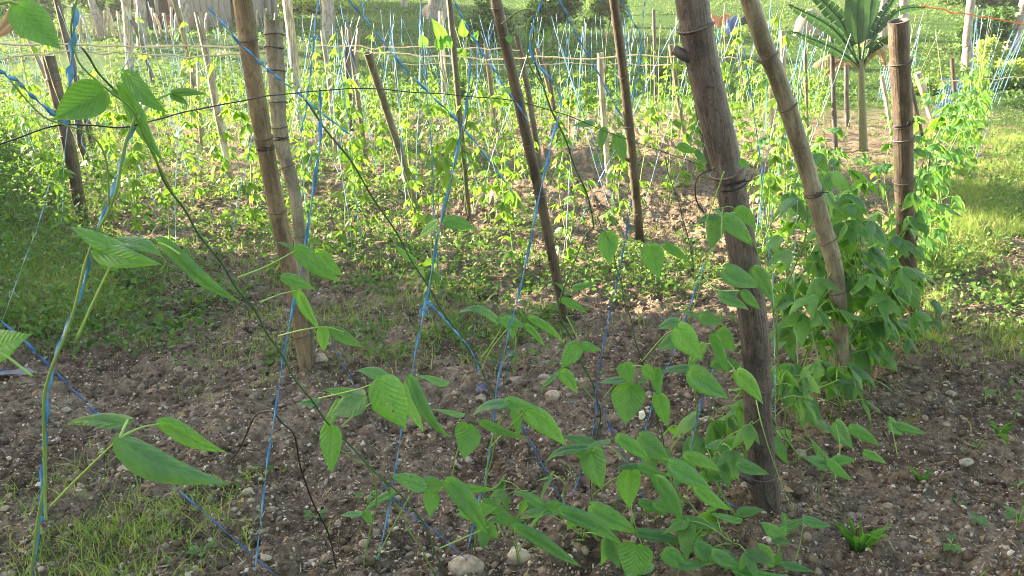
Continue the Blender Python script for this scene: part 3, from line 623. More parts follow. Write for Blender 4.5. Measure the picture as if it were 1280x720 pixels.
# ------------------------------------------------------------------ twines, wires, ropes
def twine(pp, mat, label, w=.006, turns=5, name='twine', cat='twine', group=None, foot=True, n=120, wig=.003):
    pts = [P(*q) if len(q) == 3 else Vector(q[:3]) for q in pp]
    if foot is True:
        l = pts[-1]; d = (pts[-1] - pts[-2]).normalized()
        if d.z < -.2:
            h = float(Hb(l.x, l.y)); pts.append(l + d * max(.01, (l.z - h) / -d.z + .02))
    C = spline(pts, n); s = np.linspace(0, 1, n); sd = (len(label) * 13 + int(pp[0][0])) % 97
    C[:, 0] += wig * (fbm(s * 9, s * 0 + sd, 3) - .5) * 2; C[:, 1] += wig * (fbm(s * 9, s * 0 + sd + 9, 3) - .5) * 2
    V, F = ribbon(C, w * .82 * (.6 + .8 * fbm(s * 12, s * 0 + sd, 2)), turns, sd)
    ka = Acc(); ka.add(V, F)
    if len(label) % 4 == 0:
        k0 = C[0] if foot is False and pp[0][1] > 0 else C[int(n * (.2 + (sd % 5) * .12))]
        th = np.linspace(0, 15, 46); kr = w * .40; V2, F2 = tube(np.stack([k0[0] + kr * np.cos(th), k0[1] + kr * np.sin(th), k0[2] + kr * .8 * np.sin(th * .37)], -1), w * .26, 5); ka.add(V2, F2[:, :4])
        for e_ in (-1, 1):
            V2, F2 = ribbon(spline([k0, k0 + np.array([.006 * e_, -.004, .004]), k0 + np.array([.010 * e_, -.004, -.006]), k0 + np.array([(.009 + .004 * (sd % 3)) * e_, 0, -.020])], 16), w * .55, 1.2, e_); ka.add(V2, F2)
    b = Vector(C[-1]); o = link(name, ka.mesh(name, [mat], off=C[-1], smooth=False)); o.location = b
    return tag(o, label, cat, group)
GT = 'blue twines tied down from the wire'
twine([(97, -20, .93), (90, 60, .93), (86, 110, .94), (80, 156, .95)], M['blue'], 'bright blue twine from the top edge down to the black wire at far left', .0085, 3, group=GT, foot=False)
twine([(165, 158, 1.0), (142, 235, .98), (118, 300, .97), (95, 380, .96), (66, 460, .94), (55, 560, .93), (50, 640, .92), (38, 730, .92)], M['blue'], 'blue twine wrapped by the leftmost vine down to the bottom left corner', .0075, 9, group=GT)
twine([(-30, 78, .85), (10, 95, .88), (40, 118, .92), (80, 154, .96)], M['blue'], 'short blue twine coming from the left edge to the wire knot', .006, 3, group=GT, foot=False)
twine([(-20, 378, 1.05), (95, 490, 1.18), (200, 592, 1.3), (345, 720, 1.5)], M['deepblue'], 'deep blue twine slanting from the left edge down across the soil', .0055, 10, group=GT)
twine([(402, 110, 1.45), (398, 190, 1.47), (378, 325, 1.55), (350, 470, 1.7), (332, 600, 1.8), (318, 722, 1.9)], M['blue'], 'nearly upright blue twine left of centre with the black wire loop on it', .0085, 6, group=GT)
twine([(590, 60, 1.6), (580, 150, 1.62), (553, 270, 1.68), (532, 380, 1.75), (510, 485, 1.82), (492, 600, 1.9), (468, 722, 1.98)], M['blue'], 'blue twine hanging through the big leaves at centre left', .008, 7, group=GT)
twine([(685, -15, 1.7), (668, 30, 1.7), (665, 70, 1.7), (700, 120, 1.72), (690, 180, 1.73), (670, 262, 1.76), (655, 340, 1.8), (640, 400, 1.84), (622, 480, 1.9), (614, 560, 1.95), (598, 630, 2.0), (584, 690, 2.03)], M['blue'], 'blue twine looping from the top edge down to the pale boulder', .008, 9, group=GT)
twine([(790, 250, 1.95), (775, 335, 2.0), (758, 415, 2.08), (746, 480, 2.14), (742, 540, 2.22), (715, 622, 2.3)], M['deepblue'], 'blue twine down to the soil right of centre', .0075, 7, group=GT)
twine([(880, 330, 2.1), (850, 420, 2.2), (822, 490, 2.3), (805, 545, 2.36), (800, 590, 2.42)], M['blue'], 'blue twine among the leaves left of the nearest pole', .007, 6, group=GT)
twine([(900, 430, 2.2), (882, 490, 2.35), (864, 555, 2.55)], M['blue'], 'short blue twine touching the soil left of the nearest pole', .008, 4, group=GT)
twine([(640, 505, 1.95), (660, 545, 1.97), (690, 605, 2.08), (708, 630, 2.12)], M['deepblue'], 'short deep blue twine slanting right between the two centre twines', .007, 5, group=GT)
twine([(748, 500, 2.15), (768, 545, 2.2), (790, 592, 2.26), (800, 615, 2.3)], M['deepblue'], 'short deep blue twine slanting right below the large triangular leaf', .006, 4, group=GT)
twine([(536, 378, 1.8), (565, 410, 1.8), (590, 440, 1.85), (600, 465, 1.9)], M['blue'], 'knotted blue twine slanting right from the centre left twine', .007, 4, group=GT, foot=False)
twine([(478, 605, 1.85), (510, 640, 1.88), (545, 665, 1.9), (578, 695, 1.95)], M['deepblue'], 'deep blue twine slanting to the pale boulder from the left', .007, 5, group=GT)
twine([(262, 10, 1.3), (318, 72, 1.36), (372, 116, 1.42), (440, 170, 1.5)], M['blue'], 'blue twine slanting across the two large left poles', .006, 6, group=GT, foot=False)
twine([(428, -12, 1.5), (455, 22, 1.53), (518, 98, 1.6), (580, 160, 1.7), (640, 240, 1.8)], M['blue'], 'thin blue twine slanting from the top edge left of centre', .006, 6, group=GT, foot=False)
twine([(455, 24, 1.53), (454, -15, 1.53)], M['blue'], 'very short upright blue twine at the top edge', .004, 1, group=GT, foot=False)
twine([(562, -10, 1.6), (600, 62, 1.66), (660, 150, 1.75)], M['blue'], 'blue twine slanting down behind the top centre leaves', .006, 5, group=GT, foot=False)
twine([(694, -12, 1.8), (712, 25, 1.82), (738, 75, 1.88), (780, 150, 2.0)], M['blue'], 'blue twine slanting over the far green slope at top centre', .006, 5, group=GT, foot=False)
twine([(772, -10, 2.1), (790, 25, 2.12), (802, 55, 2.15), (790, 130, 2.2)], M['blue'], 'blue twine bending right of the straight brown pole', .006, 3, group=GT, foot=False)
twine([(808, -10, 2.1), (803, 30, 2.12), (796, 90, 2.15)], M['paleblue'], 'pale blue twine beside the bending one at the top', .005, 3, group=GT, foot=False)
twine([(397, -10, 1.6), (392, 50, 1.6), (384, 120, 1.62), (376, 165, 1.64)], M['blue'], 'blue twine hanging right of the two large left poles', .005, 4, group=GT, foot=False)
twine([(965, 330, 2.5), (968, 430, 2.6), (970, 540, 2.75)], M['paleblue'], 'pale blue twine just right of the nearest pole', .006, 5, group=GT)
twine([(997, 250, 2.7), (992, 360, 2.8), (1000, 470, 2.95)], M['paleblue'], 'pale twine among the dense leaves of the right row', .005, 5, group=GT)
twine([(930, 60, 2.4), (940, 130, 2.45), (950, 200, 2.5), (962, 330, 2.6)], M['blue'], 'blue twine between the two big right poles', .005, 5, group=GT, foot=False)
twine([(1040, 200, 3.3), (1052, 300, 3.3), (1060, 400, 3.4)], M['blue'], 'blue twine hidden in the right row beyond the leaning pole', .005, 5, group=GT)
twine([(880, 480, 2.3), (866, 590, 2.2), (930, 640, 2.15)], M['deepblue'], 'loose blue twine trailing to the foot of the nearest pole', .005, 5, group=GT, foot=False)
twine([(640, 440, 2.6), (623, 500, 2.6)], M['deepblue'], 'short blue twine end in the shaded soil beyond the centre leaves', .004, 2, group=GT, foot=False)
twine([(415, 428, 2.5), (425, 450, 2.6), (441, 478, 2.75)], M['deepblue'], 'short deep blue twine end right of the brown leaning pole foot', .005, 3, group=GT)
twine([(118, 200, 2.6), (104, 165, 2.6), (170, 60, 2.5)], M['paleblue'], 'pale twine crossing before the dark left pole', .004, 3, group=GT, foot=False)
twine([(62, 230, 2.4), (44, 290, 2.5), (18, 360, 2.7)], M['paleblue'], 'pale green twine slanting over the weeds at the left', .005, 3, group=GT)
def wirep(pp, r, mat, label, name='wire', cat='wire', n=160, wig=.0):
    pts = [P(*q) for q in pp]; C = spline(pts, n); s = np.linspace(0, 1, n)
    if wig: C[:, 2] += wig * (fbm(s * 14, s * 0 + len(label), 3) - .5)
    V, F = tube(C, r, 6); o = link(name, mesh_np(name, V - C[0], F, [mat])); o.location = C[0]; return tag(o, label, cat)
wirep([(-60, 196, .88), (0, 179, .92), (75, 156, .95), (165, 157, 1.0), (250, 137, 1.1), (330, 121, 1.2), (400, 114, 1.3), (480, 112, 1.4), (560, 118, 1.5), (640, 126, 1.58), (700, 142, 1.65), (760, 165, 1.72), (830, 190, 1.90), (898, 214, 2.02)], .0010, M['wire'], 'thin black wire strung across the upper left from the left edge to the nearest pole', wig=.006)
wirep([(285, 578, 1.95), (300, 560, 1.92), (318, 522, 1.85), (333, 514, 1.8), (342, 516, 1.78), (352, 528, 1.78), (368, 545, 1.78), (376, 585, 1.8), (392, 630, 1.84), (412, 672, 1.88), (425, 735, 1.92)], .0022, M['wire'], 'black wire arch looped over the blue twine near the bottom left', cat='wire')
wirep([(880, 266, 2.0), (870, 248, 1.98), (872, 222, 1.98), (895, 210, 2.02)], .002, M['wire'], 'black wire loop hanging left of the nearest pole')
wirep([(-60, 50, 5), (0, 54, 5), (90, 55, 5.05), (200, 58, 5.1), (300, 58, 5.2), (345, 57, 5.3)], .0065, M['cream'], 'upper thick cream line across the top left', 'rope', 'rope', wig=.04)
wirep([(-60, 76, 4.6), (0, 71, 4.7), (60, 67, 4.8), (140, 66, 4.9), (240, 69, 5.1), (345, 64, 5.3)], .0055, M['cream'], 'lower sagging cream line across the top left', 'rope', 'rope', wig=.04)
wirep([(395, 57, 8), (480, 60, 8), (560, 59, 8), (650, 62, 8)], .006, M['cream'], 'thin cream line left of centre over the far rows', 'rope', 'rope', wig=.05)
wirep([(440, 64, 7), (520, 69, 7), (610, 73, 7), (700, 72, 7.1), (860, 70, 7.3), (920, 72, 7.5)], .006, M['cream'], 'long cream line passing behind the centre poles', 'rope', 'rope', wig=.05)
wirep([(500, 80, 9), (620, 81, 9), (760, 80, 9.2), (900, 84, 9.5)], .006, M['cream'], 'lowest faint cream line behind the centre poles', 'rope', 'rope', wig=.05)
wirep([(1130, 95, 9), (1190, 101, 9), (1290, 96, 9)], .006, M['cream'], 'thin pale line right of the upright brown pole', 'rope', 'rope', wig=.04)
wirep([(1150, 7, 6.5), (1200, 17, 6.5), (1280, 30, 6.5), (1330, 38, 6.5)], .006, M['orange'], 'orange rope slanting across the top right corner', 'rope', 'rope', wig=.03)

# ------------------------------------------------------------------ near bean vines: leaves one by one
RS = random.Random(5)
LEAFN = [0]
def near_leaf(root, bp, tp, w, Y, roll=0, droop=.12, fold=.34, dY=0.0, curl=.16, mat='leaf', label=None):
    LEAFN[0] += 1
    B = P(bp[0], bp[1], Y); T = P(tp[0], tp[1], Y + dY); d = dep(B); W = w * d / FPX
    vc = (Vector((0, 0, CAMH)) - B).normalized(); a = (T - B).normalized()
    n = vc * .9 + Vector((0, 0, .45)); n = n - a * n.dot(a); n.normalize(); n = Quaternion(a, rad(roll)) @ n
    W = W / max(.35, abs(math.cos(rad(roll))))
    L = (T - B).length; W = min(W, L * 1.05) if roll == 0 else min(W, L * .75)
    V, F, uv = leaf_pts(B, T, W * RS.uniform(.82, 1.0), Quaternion(a, rad(RS.uniform(-22, 22))) @ n, droop * RS.uniform(.8, 1.5), fold, curl, LEAFN[0], 13, 25, .011)
    me = mesh_np('leaf', V - np.array(root.location), F, [M[mat]], None, uv)
    o = link('leaf', me, root)
    if label: o['label'] = label
    return o
def vine(label, origin, stems, leaves, pets, group='bean vines on the near blue twines', darkstem=False, name='bean_vine'):
    root = empty(name, origin, label, 'bean plant', group); acc = Acc()
    for (pp, r0, r1) in stems:
        pts = [P(*q) for q in pp]; n = 24 * len(pts); C = spline(pts, n); s = np.linspace(0, 1, n)
        L = np.linalg.norm(np.diff(C, axis=0), axis=1).sum()
        th = s * L * 38; off = .0022
        C = C + np.stack([np.cos(th) * off, np.sin(th) * off, 0 * s], -1)
        V, F = tube(C, np.linspace(r0, r1, n) * (1 + .25 * np.maximum(0, np.sin(s * L * 55)) ** 8), 7); acc.add(V, F)
    if stems: link('stem', acc.mesh('stem', [M['darkstem' if darkstem else 'stem']], off=root.location), root)
    if pets:
        for pp in pets:
            pts = [P(*q[:3]) for q in pp]; C = spline(pts, 18); V, F = tube(C, np.linspace(.0019, .0012, 18), 6)
            link('petiole', mesh_np('petiole', V - np.array(root.location), F, [M['petiole']]), root)
    for lf in leaves:
        kw = lf[5] if len(lf) > 5 else {}
        near_leaf(root, lf[0], lf[1], lf[2], lf[3], lf[4], **kw)
    return root
def gp(px, py): p = G(px, py); return p
# leftmost vine on the blue twine
vine('leftmost vine wrapped round bright blue twine with very large leaves close to the lens', Vector((-.72, .92, float(H(-.72, .92)))),
 [([(168, 140, 1.0), (160, 175, .99), (145, 235, .975), (118, 300, .965), (95, 380, .955), (64, 460, .935), (56, 520, .93), (54, 600, .92), (50, 650, .915), (34, 730, .915)], .0017, .0021),
  ([(98, -20, .93), (88, 30, .925), (98, 70, .93), (112, 92, .94), (132, 112, .95), (165, 138, .97), (185, 175, 1.0), (215, 240, 1.05)], .0011, .0014),
  ([(0, 88, .9), (25, 118, .9), (55, 145, .92), (80, 155, .94), (112, 168, .95), (130, 200, .96), (136, 260, .97)], .0009, .0012)],
 [((150, 305), (87, 283), 30, .96, 15, dict(droop=.08)), ((118, 312), (203, 331), 30, .95, 0, dict(droop=.16)), ((146, 298), (204, 322), 34, .99, -25, dict(droop=.16)), ((124, 318), (150, 340), 20, .97, 0),
  ((22, 4), (76, 62), 50, .80, 15, dict(droop=.05)), ((129, 113), (66, 150), 50, .90, 0, dict(droop=.03, curl=.02)), ((154, 92), (212, 142), 28, 1.0, 20, dict(droop=.14)),
  ((214, 115), (258, 118), 13, 1.05, 10), ((214, 117), (236, 132), 12, 1.05, 10), ((148, 108), (206, 205), 16, 1.0, 45, dict(droop=.06)), ((140, 112), (150, 122), 9, .98, 0),
  ((-25, 436), (39, 418), 42, .95, 10), ((0, 10), (-40, 30), 30, .8, 0), ((24, 4), (-6, 50), 34, .86, 20, dict(mat='dryleaf', label='dried brown leaf'))],
 [[(95, 425, .95), (120, 370, .95), (148, 312, .96)], [(170, 150, 1.0), (190, 128, 1.03), (214, 116, 1.05)], [(0, 4, .8), (12, 2, .8), (22, 5, .8)], [(-10, 60, .85), (-30, 430, .95)][:0] or [(40, 470, .93), (0, 440, .94), (-25, 436, .95)]])
vine('lower left cluster of three big leaves on one stalk above the bare soil', Vector((-.71, .90, float(H(-.71, .90)))), [([(52, 560, .925), (56, 600, .915), (60, 650, .90)], .002, .002)],
 [((151, 546), (286, 606), 50, .83, 0, dict(droop=.06, fold=.16)), ((160, 524), (82, 532), 26, .86, 25, dict(droop=.14, dY=.02)), ((198, 530), (284, 566), 26, .95, 35, dict(droop=.12))],
 [[(64, 632, .90), (105, 590, .86), (150, 547, .83)], [(150, 547, .83), (155, 535, .84), (160, 525, .86)], [(150, 547, .83), (175, 535, .88), (199, 530, .95)]])
# long diagonal vine through the left
vine('long dark vine slanting down from the upper left across both large left poles', Vector((-.12, 1.95, float(H(-.12, 1.95)))),
 [([(100, 60, 1.0), (140, 110, 1.05), (176, 165, 1.12), (212, 235, 1.2), (248, 290, 1.3), (290, 350, 1.4), (325, 400, 1.5), (355, 450, 1.58), (388, 500, 1.64), (430, 550, 1.72), (482, 602, 1.8), (520, 640, 1.84), (545, 690, 1.9), (560, 735, 1.95)], .0013, .0027)],
 [((198, 303), (304, 378), 22, 1.3, 35, dict(droop=.12)),
  ((372, 311), (342, 303), 9, 1.5, 40), ((368, 312), (427, 352), 30, 1.48, 25, dict(droop=.22)), ((398, 318), (430, 345), 18, 1.52, 30),
  ((352, 346), (395, 362), 15, 1.5, 30), ((374, 366), (400, 412), 17, 1.5, 20), ((403, 410), (405, 440), 15, 1.5, 25), ((414, 412), (454, 434), 17, 1.5, 10), ((366, 352), (372, 380), 12, 1.55, 0)],
 [[(298, 347, 1.42), (335, 332, 1.45), (370, 313, 1.48)], [(325, 378, 1.46), (350, 368, 1.48), (376, 362, 1.5)], [(348, 420, 1.55), (380, 412, 1.5), (408, 409, 1.5), (430, 415, 1.5)], [(225, 318, 1.28), (210, 308, 1.29), (198, 303, 1.3)]], darkstem=True)
vine('large heart shaped leaf group hanging left of centre over pale stones', Vector((-.35, 1.9, float(H(-.35, 1.9)))),
 [([(420, 560, 1.72), (440, 572, 1.76), (470, 610, 1.82), (448, 740, 1.95)], .002, .002)],
 [((476, 475), (508, 537), 54, 1.55, 0, dict(droop=.05, fold=.15)), ((506, 480), (529, 540), 30, 1.62, -30, dict(droop=.08)), ((512, 473), (564, 546), 16, 1.58, 40, dict(droop=.25)),
  ((484, 470), (446, 463), 20, 1.60, 30, dict(droop=.14)), ((455, 494), (412, 520), 38, 1.66, 20, dict(droop=.10)), ((455, 492), (402, 488), 16, 1.68, 30), ((411, 534), (415, 592), 34, 1.62, 10, dict(droop=.10)), ((466, 510), (502, 530), 14, 1.7, 30), ((398, 500), (370, 505), 12, 1.7, 30), ((420, 500), (400, 560), 14, 1.75, 40)],
 [[(398, 498, 1.66), (425, 492, 1.62), (455, 484, 1.58), (478, 474, 1.55)], [(430, 530, 1.7), (455, 510, 1.65), (470, 500, 1.62)], [(425, 545, 1.7), (418, 538, 1.66), (411, 534, 1.62)]])
vine('vine with a bright translucent triangular leaf hanging at the very centre', Vector((-.05, 2.0, float(H(-.05, 2.0)))),
 [([(590, 100, 1.62), (580, 160, 1.63), (553, 272, 1.69), (532, 380, 1.76)], .0013, .0016), ([(640, 500, 1.85), (622, 540, 1.93), (604, 620, 1.98), (590, 700, 2.05)], .002, .002)],
 [((585, 531), (579, 574), 44, 1.7, 0, dict(droop=.04, curl=.05)), ((580, 516), (540, 512), 15, 1.75, 30), ((634, 501), (590, 522), 26, 1.8, 25, dict(droop=.2)), ((632, 501), (670, 508), 16, 1.8, 30, dict(droop=.15)), ((658, 514), (708, 557), 32, 1.78, 10, dict(droop=.12)),
  ((600, 530), (660, 546), 14, 1.85, 40, dict(droop=.15)), ((560, 477), (520, 470), 14, 1.85, 40), ((640, 512), (648, 548), 12, 1.9, 40), ((555, 275), (596, 287), 16, 1.7, 35, dict(droop=.2)), ((545, 275), (523, 300), 20, 1.72, 20)],
 [[(606, 620, 1.97), (612, 560, 1.9), (632, 503, 1.8)], [(562, 620, 1.9), (570, 570, 1.8), (584, 532, 1.7)], [(612, 560, 1.9), (640, 530, 1.83), (658, 514, 1.78)], [(540, 330, 1.72), (545, 300, 1.7), (552, 276, 1.7)]])
vine('low spreading leaf group above the largest boulder at bottom centre', Vector((-.2, 1.98, float(H(-.2, 1.98)))),
 [([(476, 596, 1.8), (500, 640, 1.86), (528, 690, 1.9), (560, 740, 1.95)], .002, .0022)],
 [((532, 606), (487, 595), 26, 1.78, 25, dict(droop=.10)), ((526, 606), (560, 607), 28, 1.8, 20, dict(droop=.14)), ((538, 616), (537, 646), 46, 1.8, 10, dict(droop=.08)), ((558, 602), (610, 668), 26, 1.74, 25, dict(droop=.14)), ((575, 640), (622, 634), 26, 1.85, 30, dict(droop=.1)),
  ((622, 648), (656, 650), 16, 1.85, 30), ((560, 615), (620, 610), 14, 1.82, 45), ((492, 612), (455, 640), 10, 1.85, 45, dict(droop=.15)), ((452, 640), (424, 646), 14, 1.85, 30), ((455, 640), (464, 655), 12, 1.85, 30), ((604, 628), (640, 645), 16, 1.9, 40)],
 [[(470, 700, 1.95), (490, 660, 1.87), (518, 612, 1.8), (532, 606, 1.78)], [(548, 686, 1.9), (580, 672, 1.88), (612, 658, 1.85)], [(540, 640, 1.84), (545, 620, 1.8), (558, 603, 1.76)]])
vine('narrow long leaved plant beside the second pale boulder', gp(648, 706),
 [([(655, 735, 2.0), (645, 690, 1.95), (634, 655, 1.9)], .002, .0016)],
 [((683, 632), (640, 615), 15, 1.8, 20), ((683, 632), (722, 640), 14, 1.8, 40, dict(droop=.1)), ((700, 640), (778, 681), 18, 1.75, 30, dict(droop=.12)), ((642, 661), (729, 709), 20, 1.78, 30, dict(droop=.10)), ((697, 638), (652, 642), 14, 1.85, 35), ((640, 648), (610, 652), 14, 1.88, 20), ((770, 665), (738, 638), 24, 2.0, 20)],
 [[(648, 690, 1.93), (665, 660, 1.86), (684, 633, 1.8)], [(650, 700, 1.94), (646, 680, 1.85), (643, 662, 1.78)]])
vine('arching leaf group high above the soil in the middle on an upright stalk', gp(642, 520),
 [([(380, 125, 1.5), (440, 205, 1.6), (500, 300, 1.75), (545, 375, 1.85), (585, 435, 1.95), (606, 470, 2.0), (622, 505, 2.02)], .0018, .0024)],
 [((624, 400), (572, 392), 19, 1.85, 15, dict(droop=.28)), ((626, 397), (659, 409), 17, 1.85, 15, dict(droop=.1)), ((640, 400), (641, 423), 28, 1.86, 10, dict(droop=.05)), ((657, 407), (683, 434), 9, 1.84, 30, dict(droop=.15)), ((662, 396), (704, 428), 12, 1.88, 20, dict(droop=.30)), ((520, 325), (492, 305), 12, 1.85, 20)],
 [[(600, 450, 1.97), (618, 425, 1.9), (630, 403, 1.85)], [(602, 462, 1.97), (615, 435, 1.9), (640, 404, 1.85)], [(642, 405, 1.86), (645, 425, 1.87), (643, 440, 1.88)]], darkstem=True)
vine('dark green vine down the centre ending in the large triangular leaf group', gp(745, 610),
 [([(665, 40, 1.75), (672, 90, 1.78), (700, 160, 1.84), (722, 215, 1.9), (742, 275, 1.96), (730, 300, 1.98), (700, 380, 2.0), (722, 440, 2.08), (742, 485, 2.15), (750, 520, 2.2), (742, 570, 2.25), (738, 610, 2.3)], .0018, .0026)],
 [((722, 430), (701, 461), 28, 2.0, 0, dict(droop=.12)), ((727, 430), (752, 437), 13, 2.0, 20, dict(droop=.2)), ((696, 464), (673, 494), 9, 2.02, 20, dict(droop=.25)), ((703, 464), (722, 491), 20, 2.02, 10), ((700, 463), (710, 476), 14, 2.05, 10),
  ((780, 455), (789, 481), 28, 2.05, 0, dict(droop=.06)), ((788, 481), (782, 531), 46, 2.0, 0, dict(droop=.03, curl=.04)), ((782, 471), (749, 479), 18, 2.08, 25), ((805, 458), (824, 478), 14, 2.05, 20), ((806, 474), (796, 478), 10, 2.1, 0), ((822, 494), (834, 533), 22, 2.1, 10), ((700, 375), (735, 392), 12, 2.0, 20), ((716, 360), (748, 352), 9, 2.0, 20), ((715, 366), (690, 352), 9, 2.0, 20)],
 [[(755, 497, 2.15), (768, 480, 2.1), (781, 457, 2.05)], [(790, 458, 2.05), (800, 457, 2.05), (806, 459, 2.05)], [(742, 500, 2.16), (725, 480, 2.08), (705, 465, 2.02)], [(708, 395, 2.0), (718, 415, 2.0), (724, 430, 2.0)]], darkstem=True)
vine('thin vine with two hanging leaves right of the straight brown pole', gp(850, 600),
 [([(745, 270, 2.0), (765, 310, 2.02), (775, 350, 2.05), (788, 400, 2.1), (802, 450, 2.15), (812, 480, 2.2), (826, 540, 2.3), (840, 600, 2.4)], .0014, .002), ([(830, 195, 2.1), (842, 235, 2.12), (856, 280, 2.15), (868, 340, 2.2)], .0012, .0014)],
 [((760, 291), (762, 332), 29, 2.0, 0, dict(droop=.06)), ((812, 307), (824, 348), 34, 2.02, 0, dict(droop=.08)), ((830, 306), (862, 325), 12, 2.1, 20), ((770, 168), (780, 205), 20, 1.9, 0, dict(droop=.05)), ((755, 160), (752, 190), 14, 1.92, 20), ((742, 152), (715, 158), 12, 1.92, 30), ((870, 188), (885, 205), 10, 1.9, 10), ((848, 182), (872, 190), 12, 1.92, 30)],
 [[(745, 282, 2.0), (752, 286, 2.0), (760, 291, 2.0)], [(770, 305, 2.02), (790, 300, 2.02), (812, 307, 2.02), (830, 306, 2.1)]], darkstem=True)
vine('bushy young plant of dark folded leaves left of the nearest pole', gp(880, 590),
 [([(878, 600, 2.4), (872, 540, 2.3), (868, 470, 2.2), (860, 415, 2.12), (880, 340, 2.1)], .003, .0018)],
 [((848, 409), (878, 450), 40, 2.0, 0, dict(droop=.08)), ((895, 399), (846, 390), 14, 2.1, 30), ((852, 420), (821, 438), 34, 2.1, 20, dict(droop=.1)), ((864, 463), (911, 499), 36, 1.98, 0, dict(droop=.06)), ((862, 457), (826, 465), 18, 2.05, 30), ((889, 420), (914, 470), 17, 2.0, 35, dict(droop=.1)), ((922, 465), (954, 506), 24, 1.95, 10, dict(droop=.08)),
  ((820, 461), (826, 496), 16, 2.05, 25), ((875, 395), (905, 405), 18, 2.05, 10), ((880, 430), (860, 462), 18, 2.15, 20), ((890, 455), (930, 458), 16, 2.1, 30), ((850, 400), (822, 412), 18, 2.15, 20), ((900, 412), (918, 440), 20, 2.18, 10), ((905, 336), (949, 360), 30, 1.98, 0, dict(droop=.12)), ((943, 335), (966, 378), 20, 2.02, 20), ((900, 366), (936, 388), 20, 1.95, 0), ((928, 364), (951, 387), 12, 1.95, 30, dict(droop=.2)), ((922, 362), (898, 372), 14, 1.97, 20)],
 [[(802, 452, 2.15), (830, 420, 2.08), (849, 409, 2.0)], [(868, 470, 2.2), (866, 464, 2.1), (865, 463, 1.98)], [(872, 440, 2.15), (890, 430, 2.1), (921, 465, 1.97)], [(880, 340, 2.1), (892, 336, 2.02), (905, 336, 1.98)], [(880, 345, 2.1), (895, 362, 2.0), (925, 363, 1.95)]])
vine('leaves draped over the upper middle of the nearest pole', gp(985, 560),
 [([(985, 560, 2.5), (975, 470, 2.4), (965, 380, 2.25), (925, 270, 2.0), (890, 262, 1.95)], .002, .0014), ([(978, 0, 2.0), (975, 60, 2.0), (900, 300, 1.75), (905, 260, 1.8)][2:], .0012, .0012)],
 [((905, 270), (941, 308), 26, 1.85, 0, dict(droop=.14)), ((900, 270), (868, 282), 12, 1.88, 30, dict(droop=.2)), ((897, 272), (888, 312), 24, 1.9, 15, dict(droop=.1)), ((905, 268), (890, 262), 12, 1.85, 20), ((925, 200), (935, 212), 12, 1.9, 0), ((920, 262), (945, 285), 20, 1.95, 10)],
 [[(925, 270, 2.0), (915, 266, 1.92), (904, 270, 1.86)], [(945, 500, 2.1), (952, 530, 2.05), (966, 575, 2.1), (990, 640, 2.15)], [(905, 215, 1.72), (898, 235, 1.76), (880, 285, 1.8)]])
vine('hanging pair of mid green leaves below centre beside the pointed leaf', gp(735, 640),
 [([(738, 640, 2.2), (742, 600, 2.1), (735, 570, 2.0), (738, 560, 1.95)], .002, .0014)],
 [((741, 563), (753, 613), 36, 1.9, 0, dict(droop=.05)), ((737, 556), (679, 583), 16, 1.92, 25, dict(droop=.28)), ((762, 549), (732, 560), 16, 1.95, 25), ((720, 560), (728, 575), 12, 1.92, 10), ((745, 552), (700, 545), 14, 2.0, 40), ((790, 590), (787, 637), 36, 1.9, 0, dict(droop=.05)), ((799, 583), (836, 594), 13, 1.93, 20, dict(droop=.2)), ((772, 546), (813, 577), 20, 1.98, 20, dict(droop=.2)), ((800, 545), (838, 576), 30, 2.03, 10), ((800, 583), (770, 585), 14, 1.95, 30)],
 [[(740, 600, 2.1), (736, 575, 2.0), (741, 563, 1.9)], [(740, 620, 2.15), (765, 600, 2.0), (790, 590, 1.92)], [(765, 560, 1.95), (800, 600, 2.0), (780, 640, 2.1)]])
vine('low broad plant of horizontal leaves left of the foot of the nearest pole', gp(870, 680),
 [([(850, 720, 2.0), (845, 660, 1.98), (850, 610, 1.95)], .002, .0016), ([(890, 720, 2.0), (885, 660, 2.02), (900, 610, 2.0)], .002, .0016)],
 [((820, 599), (854, 657), 24, 1.85, 15, dict(droop=.1)), ((838, 578), (890, 612), 26, 1.9, 0, dict(droop=.1)), ((856, 569), (902, 590), 20, 1.98, 10), ((922, 579), (962, 593), 17, 1.95, 15), ((870, 608), (914, 638), 20, 1.95, 15), ((926, 648), (884, 643), 17, 1.95, 20), ((922, 642), (956, 637), 15, 1.97, 20), ((900, 560), (935, 545), 16, 2.2, 20), ((905, 552), (880, 560), 16, 2.2, 20),
  ((740, 632), (798, 668), 30, 1.95, 10), ((798, 664), (862, 682), 20, 1.92, 10), ((795, 682), (785, 726), 48, 1.75, 0, dict(droop=.04)), ((870, 682), (905, 700), 22, 1.85, 10), ((892, 690), (932, 712), 22, 1.82, 0), ((850, 704), (884, 706), 16, 1.85, 10), ((818, 630), (848, 642), 16, 1.95, 20), ((852, 650), (905, 662), 15, 1.93, 10), ((920, 712), (1002, 722), 17, 1.8, 0, dict(droop=.05)), ((910, 690), (868, 712), 18, 1.85, 10),
  ((870, 660), (877, 682), 20, 1.98, 0), ((800, 626), (835, 645), 14, 2.0, 20), ((830, 690), (862, 715), 24, 1.85, 15), ((815, 705), (780, 722), 20, 1.9, 20), ((880, 590), (918, 600), 16, 2.1, 10), ((840, 655), (868, 662), 22, 2.0, 10), ((810, 640), (828, 622), 16, 2.0, 20)],
 [[(850, 700, 1.98), (880, 660, 1.95), (926, 648, 1.95)], [(800, 720, 1.9), (798, 700, 1.82), (795, 683, 1.76)], [(850, 690, 1.98), (820, 670, 1.95), (798, 665, 1.93)], [(880, 705, 1.95), (885, 690, 1.9), (892, 690, 1.83)], [(850, 640, 1.96), (830, 610, 1.9), (820, 600, 1.85)], [(805, 690, 1.95), (790, 640, 1.98), (792, 600, 2.0)]])
